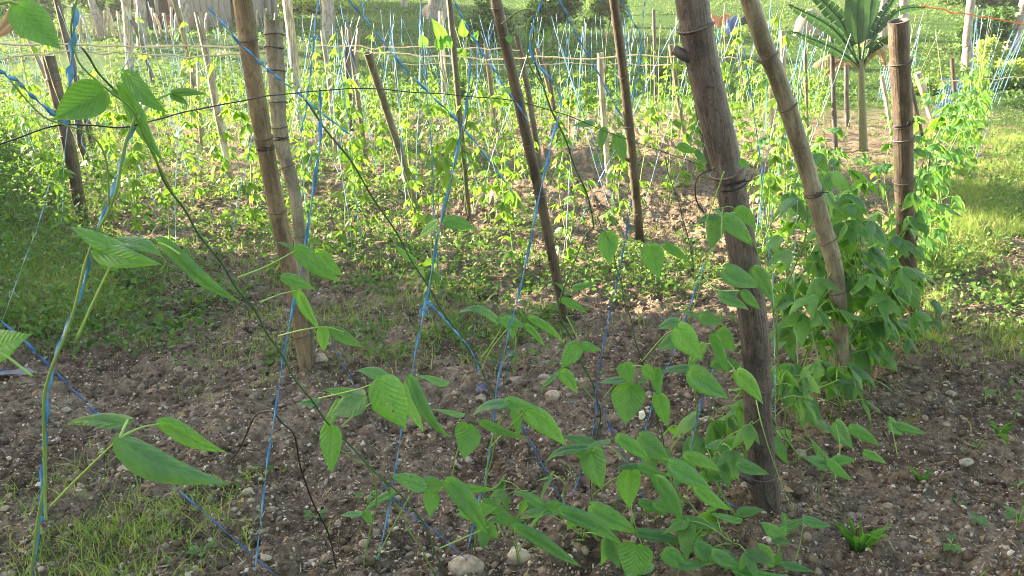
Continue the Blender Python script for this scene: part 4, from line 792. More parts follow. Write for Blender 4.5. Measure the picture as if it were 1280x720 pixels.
vine('small rounded leaf plant right in front of the foot of the nearest pole', gp(972, 700),
 [([(975, 720, 2.0), (970, 680, 1.98), (960, 660, 1.95)], .002, .0015)],
 [((975, 668), (950, 652), 20, 1.9, 0), ((975, 668), (984, 656), 14, 1.92, 0), ((966, 672), (990, 680), 16, 1.9, 0), ((968, 706), (944, 678), 20, 1.88, 0), ((968, 705), (976, 690), 14, 1.9, 0), ((974, 662), (1010, 650), 15, 1.95, 10), ((1005, 648), (1040, 658), 15, 1.93, 10), ((978, 704), (1020, 716), 14, 1.88, 10), ((985, 652), (976, 640), 12, 2.0, 0)],
 [[(972, 700, 1.97), (974, 685, 1.93), (975, 668, 1.9)], [(990, 715, 1.95), (1000, 680, 1.95), (1004, 650, 1.94)]])
vine('young five leaved plant on bare soil right of the nearest pole', gp(1045, 635),
 [([(1045, 635, 2.26), (1044, 600, 2.25), (1040, 575, 2.24)], .002, .0015), ([(1020, 628, 2.27), (1028, 600, 2.26), (1036, 578, 2.24)], .0018, .0014)],
 [((1036, 578), (1001, 571), 18, 2.2, 10), ((1040, 577), (1071, 575), 14, 2.2, 10), ((1036, 577), (1065, 600), 14, 2.15, 20), ((1030, 572), (1012, 548), 12, 2.25, 20), ((1034, 577), (1022, 588), 14, 2.2, 0), ((1045, 528), (1066, 561), 26, 2.4, 10), ((1062, 535), (1100, 558), 14, 2.42, 30), ((1080, 565), (1108, 580), 12, 2.4, 30), ((1040, 535), (1010, 520), 18, 2.5, 10), ((1112, 525), (1128, 545), 20, 2.6, 0), ((1120, 530), (1158, 542), 14, 2.6, 20)],
 [[(1044, 600, 2.25), (1050, 560, 2.35), (1045, 530, 2.4)], [(1124, 580, 2.5), (1118, 550, 2.55), (1113, 526, 2.6)]])
vine('vine leaves sprouting above the blue twine loop at top centre', gp(700, 560),
 [([(625, 30, 1.75), (648, 14, 1.72), (668, 12, 1.7), (674, 22, 1.7), (668, 45, 1.7), (664, 62, 1.7)], .0014, .0018), ([(676, 20, 1.7), (664, 22, 1.7), (660, 40, 1.7), (661, 80, 1.72), (680, 110, 1.75)], .0016, .0018)],
 [((680, 47), (688, 35), 5, 1.7, 0), ((680, 48), (690, 36), 5, 1.72, 20), ((681, 50), (692, 58), 4, 1.7, 10), ((635, 45), (638, 55), 12, 1.8, 0)],
 [[(668, 38, 1.7), (675, 44, 1.7), (680, 48, 1.7)]])
vine('vine tip with bright upright leaves beside the slender pole at top', gp(560, 300),
 [([(585, 270, 6.1), (570, 140, 6.05), (552, 90, 6.0), (548, 60, 6.0)], .004, .004)],
 [((557, 50), (538, 22), 16, 6.0, 0), ((550, 62), (550, 42), 18, 6.0, 0), ((531, 58), (524, 42), 15, 6.0, 0), ((590, 50), (598, 38), 10, 6.0, 0), ((580, 45), (578, 22), 15, 6.0, 10), ((558, 45), (565, 62), 12, 6.0, 30)],
 [[(548, 62, 6.0), (540, 64, 6.0), (531, 58, 6.0)]])

# ------------------------------------------------------------------ the leafy row on the right: full plants
def trifoliate(acc, c, out, L, rs, nu=5, nv=8, mi=0):
    out = out / np.linalg.norm(out); side = np.cross(out, [0, 0, 1]); side /= np.linalg.norm(side) + 1e-9
    for k, (f, s) in enumerate(((.9, 0), (.35, .9), (.35, -.9))):
        d = out * f + side * s + np.array([0, 0, rs.uniform(-1.7, -.35)]); d /= np.linalg.norm(d)
        n = np.array([0, 0, 1.]) + out * .9 + rs.normal(0, .3, 3); l = L * rs.uniform(.7, 1.15)
        V, F, uv = leaf_pts(c, c + d * l, l * rs.uniform(.36, .54), n, rs.uniform(.05, .2), rs.uniform(.1, .35), .12, int(rs.integers(1e6)), nu, nv, .02); acc.add(V, F, mi, uv)
def row_plant(base, h, nl, L, seed, label, lean=(0, 0), dense=1, group='bean plants of the leafy right row', r=.15):
    rs = np.random.default_rng(seed); base = Vector(base); root = empty('bean_plant', base, label, 'bean plant', group)
    n = 40; s = np.linspace(0, 1, n); C = np.stack([lean[0] * s + .05 * np.sin(s * 5 + seed), lean[1] * s + .05 * np.cos(s * 6 + seed), h * s], -1)
    acc = Acc(); V, F = tube(C, np.linspace(.004, .0018, n), 6); acc.add(V, F)
    pa = Acc(); la = Acc()
    for k in range(nl):
        f = rs.uniform(.12, 1) ** .9; c = C[int(f * (n - 1))]; th = rs.uniform(0, 6.283); o = np.array([math.cos(th), math.sin(th), .35])
        pl = rs.uniform(.05, r) * (1.1 - .5 * f); e = c + o * pl
        V, F = tube(spline([c, c + o * pl * .5 + np.array([0, 0, .01]), e], 8), .0013, 5); acc.add(V, F, 1)
        trifoliate(la, e, np.array([math.cos(th), math.sin(th), 0]) + np.array([.25, -.35, 0]), L * rs.uniform(.75, 1.1), rs, 5, 9)
    link('stem', acc.mesh('stem', [M['stem'], M['petiole']]), root); link('foliage', la.mesh('foliage', [M['row_leaf']]), root)
    return root
RP = [(985, 505, .85, 20, .10, 'leafy plant hugging the right side of the nearest pole'), (1015, 500, .80, 20, .10, 'dense plant between the nearest pole and the leaning beige pole'), (1040, 470, .75, 22, .10, 'dense plant around the foot of the leaning beige pole'),
 (1068, 480, .62, 18, .10, 'low plant spilling forward right of the leaning beige pole'), (1065, 440, .80, 20, .10, 'tall plant just behind the leaning beige pole'), (1095, 440, .66, 18, .10, 'plant with drooping leaves between the leaning and upright brown poles'), (1085, 410, .85, 20, .10, 'plant left of the upright brown pole'),
 (1115, 405, .70, 18, .095, 'plant at the left foot of the upright brown pole'), (1000, 420, .9, 14, .09, 'lighter plant seen between the two big right poles'), (1130, 360, .85, 18, .095, 'sunlit plant just behind the upright brown pole'), (1155, 345, .95, 20, .09, 'brightly sunlit plant right of the upright brown pole'),
 (1150, 310, 1.0, 20, .09, 'sunlit plant further along the right row'), (1170, 290, 1.0, 20, .09, 'sunlit plant at the outer edge of the right row'), (1180, 262, 1.0, 18, .09, 'small distant sunlit plant at the end of the leafy row'), (960, 330, .8, 12, .09, 'pale plant behind the nearest pole on its right'), (1015, 340, .9, 14, .09, 'pale plant behind the leaning beige pole'), (1060, 330, .9, 14, .09, 'plant in the gap behind the leaning beige pole'), (1100, 320, .9, 14, .09, 'plant behind and left of the upright brown pole')]
RP += [(1176, 318, 1.0, 16, .09, 'sunlit plant at the right edge of the row beyond the upright brown pole'), (1158, 275, 1.1, 16, .09, 'tall sunlit plant before the tan stake'), (1188, 240, 1.1, 16, .09, 'sunlit plant below the rightmost dark stake'), (1140, 250, 1.1, 14, .09, 'plant just right of the middle of the upright brown pole'), (1196, 215, 1.1, 14, .09, 'farthest leafy plant on the right beside the grass'), (1030, 540, .55, 14, .11, 'low front plant at the near end of the right row'), (1000, 535, .70, 16, .11, 'front plant touching the right edge of the nearest pole'), (1055, 515, .62, 16, .11, 'front plant covering the foot of the leaning beige pole'), (1085, 480, .55, 16, .11, 'low plant in front of the gap between the right poles'),
 (1110, 455, .50, 14, .11, 'low leafy plant at the outer side of the right row'), (1035, 500, .95, 22, .11, 'tall plant wrapped over the middle of the leaning beige pole'), (990, 460, 1.0, 16, .11, 'tall plant climbing beside the nearest pole on its far side')]
for k, (px, py, h, nl, L, lab) in enumerate(RP):
    row_plant(G(px, py), h, int(nl * 1.05), L * 1.05, 500 + k, lab, (RS.uniform(-.08, .08), RS.uniform(-.1, .1)))

for k, (px, py, h, nl, L, lab) in enumerate([(905, 655, .36, 7, .10, 'low plant touching the left foot of the nearest pole'), (850, 612, .34, 7, .10, 'low plant on the soil beyond the lower right leaf groups'), (925, 600, .40, 7, .10, 'low plant behind the foot of the nearest pole'), (900, 712, .22, 6, .09, 'tiny plant at the bottom edge left of the nearest pole foot'), (700, 690, .22, 5, .09, 'small plant right of the narrow long leaved plant'), (975, 590, .34, 7, .09, 'small plant right behind the foot of the nearest pole'), (1010, 575, .28, 6, .09, 'small plant beside the ochre stone'), (640, 660, .16, 4, .08, 'short plant behind the narrow long leaved plant')]):
    row_plant(G(px, py), h, nl, L, 700 + k, lab, (RS.uniform(-.08, .08), RS.uniform(-.06, .06)), group='bean plants below the near twines')
# ------------------------------------------------------------------ field rows of young beans: variants, copies, and the far rest as stuff
def field_variant(seed, h, nl, L):
    rs = np.random.default_rng(seed); n = 14; s = np.linspace(0, 1, n)
    C = np.stack([.03 * np.sin(s * 6 + seed), .03 * np.cos(s * 5 + seed), h * s], -1); st = Acc(); V, F = tube(C, np.linspace(.004, .002, n), 4, cap=False); st.add(V, F)
    la = Acc()
    for k in range(nl):
        f = rs.uniform(.08, 1) ** 1.15; c = C[int(f * (n - 1))]; th = rs.uniform(0, 6.283); o = np.array([math.cos(th), math.sin(th), .4]); pl = rs.uniform(.02, .10); e = c + o * pl
        V, F = tube(np.array([c, e]), .0013, 3, cap=False); st.add(V, F); trifoliate(la, e, np.array([math.cos(th), math.sin(th), 0]), L * rs.uniform(.7, 1.1), rs, 3, 4)
    return st, la
VAR = [field_variant(900 + k, [.55, .75, .95, 1.15, .65, 1.3, .85, 1.0][k], [12, 14, 18, 22, 13, 24, 16, 20][k], .088) for k in range(8)]
VM = [(a.mesh('field_stem', [M['petiole']]), b.mesh('field_foliage', [M['field_leaf']])) for a, b in VAR]
spots = []
dr = np.array([.5, .866]); pp_ = np.array([.866, -.5]); c0 = np.array([2.05, 3.87]) @ pp_
for r in range(-1, 26):
    cc = c0 + .05 - r * 1.15
    if r == -1: continue
    for k in range(-10, 90):
        sx = k * .30 + RNG.uniform(-.08, .08); q = pp_ * (cc + RNG.normal(0, .07)) + dr * (sx + 3)
        X, Y = q
        lim = 4.7 + .5 * math.sin(X * 2.1) if r > 0 else 7.5
        if Y < lim or Y > 15.2 + .12 * X or X < -.66 * Y - .6 or RNG.random() < .10: continue
        if X / Y > .60 or (Y > 7.5 and .385 < X / Y < .46): continue
        spots.append((float(X), float(Y)))
spots.sort(key=lambda q: q[1])
print('field plants', len(spots))
FG = 'young bean plants in the field rows'
near_pole = {}
for o in COL.objects:
    if o.get('category') in ('bamboo pole', 'stake'):
        best = min(range(min(280, len(spots))), key=lambda i: math.hypot(spots[i][0] - o.location.x, spots[i][1] - o.location.y))
        if best not in near_pole and math.hypot(spots[best][0] - o.location.x, spots[best][1] - o.location.y) < .6:
            l = o['label'].split(); near_pole[best] = ('field bean plant nearest the foot of the ' + ' '.join(l)).split()[:16]
def plab(i):  # noqa
    if i not in near_pole: return 'young yellow green bean plant climbing its twine in the open field rows'
    w = list(near_pole[i])
    while w[-1] in ('the', 'of', 'a', 'its', 'in', 'with', 'at', 'left', 'cut', 'by', 'large', 'and', 'big', 'two', 'before', 'against', 'under', 'yellow', 'right', 'far', 'behind', 'grey', 'leaning', 'upright', 'brown'): w.pop()
    return ' '.join(w)
rest_s, rest_l = Acc(), Acc()
def place_np(V, sc, th, off):
    c, s = math.cos(th), math.sin(th); V = V * sc; return np.stack([V[:, 0] * c - V[:, 1] * s, V[:, 0] * s + V[:, 1] * c, V[:, 2]], -1) + off
VC = [[(np.concatenate(a.V), np.concatenate(a.F)) for a in v] for v in VAR]
for i, (X, Y) in enumerate(spots):
    k = int(RNG.integers(8)); sc = RNG.uniform(.75, 1.25) * (1.08 - .40 * float(sm(Y, 8, 14))); th = RNG.uniform(0, 6.28); z = float(H(X, Y))
    if i < 280:
        root = empty('bean_plant', (X, Y, z), plab(i), 'bean plant', FG)
        root.rotation_euler = (0, 0, th); root.scale = (sc,) * 3
        link('stem', VM[k][0], root); link('foliage', VM[k][1], root)
    else:
        off = np.array([X, Y, z])
        rest_s.add(place_np(VC[k][0][0], sc, th, off), VC[k][0][1]); rest_l.add(place_np(VC[k][1][0], sc, th, off), VC[k][1][1])
acc = Acc(); acc.add(np.concatenate(rest_l.V), np.concatenate(rest_l.F), 0); acc.add(np.concatenate(rest_s.V), np.concatenate(rest_s.F), 1)
tag(link('far_bean_plants', acc.mesh('far_bean_plants', [M['field_leaf'], M['petiole']])), 'distant rows of bean plants running to the foot of the slope', 'bean plants', kind='stuff')
# field twines
n = 14; s = np.linspace(0, 1, n); tm = []
for k, mt in enumerate(['paleblue', 'paleblue', 'blue', 'cream']):
    V, F = ribbon(np.stack([.006 * np.sin(s * 11 + k), .006 * np.cos(s * 9 + k), s], -1), .0075, 4, k); V = V.copy(); tm.append((V, F, mesh_np('field_twine', V, F, [M[mt]], smooth=False)))
acc = Acc(); cnt = 0
for i, (X, Y) in enumerate(spots):
    if RNG.random() < .12: continue
    z = float(H(X, Y)); k = int(RNG.choice([0, 0, 1, 2, 2, 3])); tilt = RNG.normal(0, .10, 2) + (np.array([RNG.choice([-.28, .28]), 0]) if RNG.random() < .35 else 0); L = RNG.uniform(1.35, 1.7)
    top = Vector((X + tilt[0] * L, Y + tilt[1] * L, z + L)); b = Vector((X, Y, z)); q = orient(b, top)
    if cnt < 255:
        o = link('field_twine', tm[k][2]); o.location = b; o.rotation_mode = 'QUATERNION'; o.rotation_quaternion = q; o.scale = (1, 1, L)
        tag(o, 'thin pale or blue climbing twine stretched up from a field bean plant', 'twine', 'climbing twines in the field rows'); cnt += 1
    else:
        V = tm[k][0] * np.array([1.1, 1.1, L]); V = V @ np.array(q.to_matrix()).T + np.array(b); acc.add(V, tm[k][1], min(k, 3))
tag(link('far_twines', acc.mesh('far_twines', [M['paleblue'], M['paleblue'], M['blue'], M['cream']], smooth=False)), 'distant climbing twines over the far rows', 'twines', kind='stuff')

# ------------------------------------------------------------------ seedlings and weeds one can count at the right
def seedling(px, py, h, n, L, label):
    p = G(px, py); rs = np.random.default_rng(int(px)); root = empty('seedling', p, label, 'seedling', 'small seedlings on the right soil'); st = Acc(); la = Acc()
    for k in range(n):
        th = rs.uniform(0, 6.28); e = np.array([math.cos(th) * L * .5, math.sin(th) * L * .5, h * rs.uniform(.6, 1)]); V, F = tube(spline([(0, 0, -.01), e * [.3, .3, .6], e], 6), .0011, 5); st.add(V, F)
        V, F, uv = leaf_pts(e, e + np.array([math.cos(th), math.sin(th), rs.uniform(-.4, .3)]) * L, L * .62, (0, -.3, 1), .1, .2, .1, k, 5, 8); la.add(V, F, 0, uv)
    link('stem', st.mesh('stem', [M['petiole']]), root); link('foliage', la.mesh('foliage', [M['row_leaf']]), root)
seedling(1215, 668, .05, 6, .03, 'seedling with small round leaves near the bottom right'); seedling(1268, 672, .07, 7, .035, 'taller seedling at the right edge of the bottom soil'); seedling(1185, 698, .03, 5, .028, 'tiny pale seedling near the bottom edge at right')
seedling(1230, 508, .06, 5, .03, 'two leaved seedling on the far right soil'); seedling(1118, 555, .05, 4, .03, 'seedling beside the whitish flat stone'); seedling(1195, 640, .02, 5, .02, 'flat rosette seedling left of the small round leaves'); seedling(1270, 30 + 590, .03, 4, .025, 'small weed at the right edge above the taller seedling')
seedling(460, 640, .05, 5, .03, 'pale seedling left of the low leaf group at bottom centre'); seedling(395, 652, .03, 5, .028, 'tiny seedling beside the black wire arch'); seedling(255, 705, .03, 7, .03, 'feathery weed at the bottom left of the twines')
def spiky(px, py, n, L, label):
    p = G(px, py); rs = np.random.default_rng(3); root = empty('spiky_weed', p, label, 'weed'); acc = Acc()
    for k in range(n):
        th = rs.uniform(0, 6.28); l = L * rs.uniform(.5, 1); d = np.array([math.cos(th) * .8, math.sin(th) * .6, .9]); d /= np.linalg.norm(d)
        V, F, uv = leaf_pts((0, 0, 0), d * l, l * .11, (-math.cos(th), -math.sin(th), 1.2), .12, .3, 0, k, 3, 12, .05); acc.add(V, F, 0, uv)
    link('foliage', acc.mesh('foliage', [M['row_leaf']]), root)
spiky(1072, 692, 18, .14, 'spiky narrow leaved weed on the soil right of the nearest pole')
spiky(1148, 615, 7, .09, 'thin grass-like weed standing alone on the right soil'); spiky(1247, 560, 8, .10, 'small grass tuft at the right edge of the soil')

# scraps
def scrap(px, py, w, h, mat, label, seed):
    p = G(px, py); rs = np.random.default_rng(seed); s = dep(p) / FPX; nx_, ny_ = 10, 6; X, Y = np.meshgrid(np.linspace(-.5, .5, nx_), np.linspace(-.5, .5, ny_)); Z = .012 + .02 * vnoise(X * 4 + seed, Y * 4) ; V = np.stack([X * w * s * (1 - .7 * Y), Y * h * s * 2, Z], -1).reshape(-1, 3)
    F = np.array([(j * nx_ + i, j * nx_ + i + 1, (j + 1) * nx_ + i + 1, (j + 1) * nx_ + i) for j in range(ny_ - 1) for i in range(nx_ - 1)]); o = link('plastic_scrap', mesh_np('plastic_scrap', V, F, [mat])); o.location = p; o.rotation_euler = (0, 0, .2); tag(o, label, 'scrap')
scrap(22, 490, 45, 10, M['plastic'], 'crumpled blue black plastic scrap on the soil at the left edge', 3)
scrap(602, 500, 14, 8, M['plastic'], 'small dark purple plastic scrap in the mid soil', 5)
p = P(802, 518, 2.05); V, F = rock_mesh(.014, 77); o = link('plastic_wisp', mesh_np('plastic_wisp', V * [.8, .5, 2.2], F, [M['whiteplastic']])); o.location = p; tag(o, 'knotted wisp of clear plastic hanging right of the large triangular leaf', 'scrap')

# ------------------------------------------------------------------ trees, bushes, palms
def leafcloud(clumps, n, L, seed):                 # clumps: (centre, radii)
    rs = np.random.default_rng(seed); V = []; F = []; tot = sum(c[1][0] * c[1][1] for c in clumps); base = 0
    P_ = []
    for c, r in clumps:
        m = int(n * r[0] * r[1] / tot); d = rs.normal(0, 1, (m, 3)); d /= np.linalg.norm(d, axis=1)[:, None]
        P_.append(np.array(c) + d * (rs.random((m, 1)) ** .6) * np.array(r) * 1.25 * (1 + .5 * (rs.random((m, 1)) - .5)))
    P_ = np.concatenate(P_); global RNG; old = RNG; RNG = rs
    V, F = leafstuff('c', P_[:, 0], P_[:, 1], P_[:, 2], L * (.6 + .8 * rs.random(len(P_))), None, .5); RNG = old
    return V, F
def bush(px, py, wpx, hpx, label, mat, seed, n=2600, L=None, yoff=0):
    p = G(px, py); s = dep(p) / FPX; w = wpx * s; h = hpx * s; rs = random.Random(seed); root = empty('bush', p, label, 'bush')
    cl = [((rs.uniform(-.38, .38) * w, rs.uniform(-.3, .3) * w, h * rs.uniform(.2, .8)), (w * rs.uniform(.14, .26), w * rs.uniform(.14, .26), h * rs.uniform(.15, .28))) for _ in range(11)]
    V, F = leafcloud(cl, n, L or .05 * (w + h) * .5 + .03, seed); link('foliage', mesh_np('foliage', V, F, [M[mat]], smooth=False), root)
    acc = Acc()
    for k in range(5):
        c = cl[k][0]; V, F = tube(spline([(0, 0, -.05), (c[0] * .5, c[1] * .5, c[2] * .5), c], 8), np.linspace(.03, .01, 8) * max(.3, min(1, h)), 6); acc.add(V, F)
    link('stem', acc.mesh('stem', [M['trunk']]), root); return root
def tree(x, y, h, tr, crown_r, crown_z, label, seed, lean=(0, 0), n=9000, L=.28, cat='tree', name='tree', group=None, flat=.62):
    z = float(H(x, y)); root = empty(name, (x, y, z), label, cat, group); rs = random.Random(seed)
    top = np.array([lean[0], lean[1], crown_z]); C = spline([(0, 0, -.3), (lean[0] * .2, lean[1] * .2, crown_z * .4), top], 24); V, F = tube(C, np.linspace(tr * 1.25, tr * .6, 24), 14)
    link('trunk', mesh_np('trunk', V, F, [M['trunk']]), root)
    cl = []; acc = Acc()
    for k in range(22):
        th = rs.uniform(0, 6.28); rr = crown_r * rs.uniform(.15, .85); c = (top[0] + math.cos(th) * rr, top[1] + math.sin(th) * rr, crown_z + rs.uniform(-.5, .9) * crown_r * flat); cl.append((c, (crown_r * rs.uniform(.22, .38),) * 2 + (crown_r * rs.uniform(.15, .28),)))
        if k < 9: V, F = tube(spline([C[16 + k % 6], (np.array(c) + C[18]) / 2 + [0, 0, .3], c], 10), np.linspace(tr * .4, tr * .1, 10), 7); acc.add(V, F)
    link('limbs', acc.mesh('limbs', [M['trunk']]), root)
    V, F = leafcloud(cl, n, L, seed); link('crown', mesh_np('crown', V, F, [M['crown']], smooth=False), root); return root
sx, sy = SD.x / math.hypot(SD.x, SD.y), SD.y / math.hypot(SD.x, SD.y); TE = math.tan(rad(SUN_EL))
px_, py_ = -sy, sx                                  # across the light
def shade_at(cx, cy, dist, r, label, seed, n=9000, L=.3, zoff=.6, flat=.62, name='shade_tree'):
    x = cx + sx * dist; y = cy + sy * dist; zc = dist * TE + zoff - float(H(x, y)); return tree(x, y, zc + r, .22, r, zc, label, seed, n=n, L=L, flat=flat)
# foreground shade: trees standing left of the field, outside the frame
shade_at(0, .65, 14, 3.1, 'nearest broad tree standing left of the field', 41, 22000, .30, zoff=-.9)
shade_at(0, .65, 21, 3.1, 'second broad tree further left of the field', 42, 20000, .32, zoff=-.9)
shade_at(-.2, -1.8, 17, 3.0, 'third broad tree behind the nearest left one', 43, 14000, .34, zoff=-.2)
for k, (x_, y_, r_, lab_) in enumerate([(-1.5, -9.5, 4.2, 'broad tree standing behind the camera'), (-9, -5.5, 3.8, 'broad tree behind the camera to the left'), (7.5, -7.5, 4.0, 'broad tree behind the camera to the right'), (11.5, -.5, 3.4, 'broad tree standing right of the path')]):  # unseen trees added to block low sky light around the foreground
    tree(x_, y_, 9, .24, r_, 4.6, lab_, 140 + k, n=12000, L=.34, flat=.85)
GP_ = 'tall palms on the slope beyond the field'
def palm(pix, label, seed, Hh=9, Ytop=0, group=GP_, name='palm_tree'):
    b = G(pix[0][0], pix[0][1]); pts = [b]; rr = [pix[0][2] / 2 * dep(b) / FPX]
    for px, py, w in pix[1:]: q = P(px, py, b.y); pts.append(q); rr.append(w / 2 * dep(q) / FPX)
    d = (pts[-1] - pts[-2]).normalized(); d = (d + Vector((0, 0, 1.2))).normalized(); top = pts[-1] + d * (Hh - (pts[-1].z - b.z)) / d.z if d.z > 0 else pts[-1]
    pts.append(top); rr.append(rr[-1] * .7); root = empty(name, b, label, 'palm tree', group)
    loc = [np.array(q - b) for q in pts]; loc = [loc[0] - [0, 0, .3]] + loc; rr = [rr[0] * 1.1] + rr; n = 50; C = spline(loc, n); R = np.interp(np.linspace(0, 1, n), np.linspace(0, 1, len(rr)), rr) * (1 + .03 * np.sin(np.arange(n) * 2.1))
    V, F = tube(C, R, 14); link('trunk', mesh_np('trunk', V, F, [M['trunk']]), root)
    rs = np.random.default_rng(seed); T = C[-1]; acc = Acc()
    for k in range(15):
        th = k * 6.283 / 15 + rs.uniform(-.2, .2); el = rs.uniform(-.25, .9); L = rs.uniform(3, 3.8); o = np.array([math.cos(th) * math.cos(el), math.sin(th) * math.cos(el), math.sin(el)])
        pa = spline([T, T + o * L * .45 + [0, 0, .25], T + o * L * .85 - [0, 0, .2 + .4 * (1 - el)], T + o * L - [0, 0, .7 + .6 * (1 - el)]], 26); V, F = tube(pa, np.linspace(.04, .01, 26), 4); acc.add(V, F)
        tg = np.gradient(pa, axis=0); sd = np.cross(tg, [0, 0, 1]); sd /= np.linalg.norm(sd, axis=1)[:, None] + 1e-9
        for j in range(2, 26):
            for g_ in (-1, 1):
                l = .75 * math.sin(math.pi * (j / 27) ** .7) + .15; a = pa[j]; e = a + sd[j] * g_ * l * .8 + tg[j] / np.linalg.norm(tg[j]) * l * .45 - np.array([0, 0, l * .45]); w = tg[j] / np.linalg.norm(tg[j]) * .035
                acc.add(np.array([a - w, a + w, e + w * .3, e - w * .3]), np.array([[0, 1, 2, 3]]))
    link('crown', acc.mesh('crown', [M['crown']], smooth=False), root); return root
palm([(411, 52, 17), (410, 20, 16), (409, -10, 16)], 'pale palm trunk left of centre at the top edge', 1, 9)
palm([(232, 40, 14), (230, 10, 13), (229, -10, 13)], 'grey trunk in front of the shed at upper left', 2, 10)
palm([(178, 62, 13), (176, 20, 12), (175, -10, 12)], 'trunk left of the dark shed opening', 3, 8)
palm([(1208, 92, 17), (1210, 60, 12), (1214, 0, 10)], 'grey trunk rising through the dark leafy tree at upper right', 4, 10)
palm([(1262, 66, 20), (1270, 38, 14), (1282, -5, 11)], 'leaning pale trunk at the right edge', 5, 9)
palm([(1103, 62, 12), (1104, 20, 11), (1106, -10, 11)], 'white sunlit trunk left of the upright brown pole top', 6, 9)
palm([(1131, 60, 11), (1131, 20, 11), (1131, -10, 11)], 'white sunlit trunk just right of the upright brown pole top', 7, 10)
palm([(128, 48, 11), (120, 15, 10), (112, -10, 9)], 'dark slanting trunk at the upper left', 8, 8)
palm([(545, 24, 26), (545, 10, 24), (546, -10, 22)], 'thick grey trunk base at the top edge left of centre', 9, 11)
palm([(505, 10, 8), (505, 0, 8), (505, -12, 8)], 'small far trunk at the top edge', 10, 9)

bush(1222, 66, 60, 52, 'dark leafy bush right of the grey trunk at upper right', 'crown', 62, 3600, .14)
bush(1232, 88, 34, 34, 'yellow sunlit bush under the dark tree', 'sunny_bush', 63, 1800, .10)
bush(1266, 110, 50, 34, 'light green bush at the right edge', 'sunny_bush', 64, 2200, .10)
bush(1245, 118, 110, 34, 'low green thicket at the right behind the pale line', 'weed', 65, 3600, .10)
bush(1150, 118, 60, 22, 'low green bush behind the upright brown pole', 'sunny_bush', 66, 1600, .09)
bush(685, 60, 70, 74, 'dark green shrub on the slope above the field at the centre', 'crown', 68, 3200, .17)
bush(610, 60, 70, 62, 'dark shrub left of the thin leaning pole on the slope', 'crown', 69, 3600, .14)
bush(758, 50, 50, 56, 'mid green shrub on the slope right of centre', 'weed', 70, 3600, .14)
bush(582, 128, 24, 44, 'small dark blue green bush among the far rows', 'crown', 71, 1400, .08)
bush(838, 100, 46, 16, 'low dark clump behind the reddish brown pole', 'crown', 73, 1100, .09)
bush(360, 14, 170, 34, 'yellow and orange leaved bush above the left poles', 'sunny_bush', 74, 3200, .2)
bush(35, 42, 120, 70, 'dark green thicket at the top left corner', 'crown', 75, 4200, .16)
bush(140, 26, 90, 40, 'dark bush behind the pickets at the upper left', 'crown', 76, 3000, .18)
bush(1215, 8, 110, 40, 'far green thicket at the top right behind the orange rope', 'weed', 82, 3600, .25)
# far tree line on the crest, each tree its own
for k in range(15):
    x = -52 + k * 7.6 + RS.uniform(-2, 2); y = 74 + RS.uniform(-7, 14)
    tree(x, y, 10, .3, 4.2, 6.5, 'leafy tree standing on the crest of the far slope', 200 + k, n=2600, L=.6, group='trees on the crest of the slope')
# off-frame trees added to dapple the field and shade the slope
for k, (cy_, d_, r_) in enumerate([(19.5, 25, 1.7), (23.5, 27, 2.0), (27.5, 30, 2.2), (31.5, 27, 2.2), (35.5, 33, 2.0)]):
    shade_at(0, cy_, d_, r_, ['nearest leafy tree of the grove left of the slope', 'second leafy tree of the grove left of the slope', 'middle leafy tree of the grove left of the slope', 'fourth leafy tree of the grove left of the slope', 'farthest leafy tree of the grove left of the slope'][k], 90 + k, 9000, .32, zoff=.2, flat=.8)
shade_at(0, 9.2, 26, 1.1, 'slim tree shading a strip of the rows', 49, 2500, .3, flat=1.2)

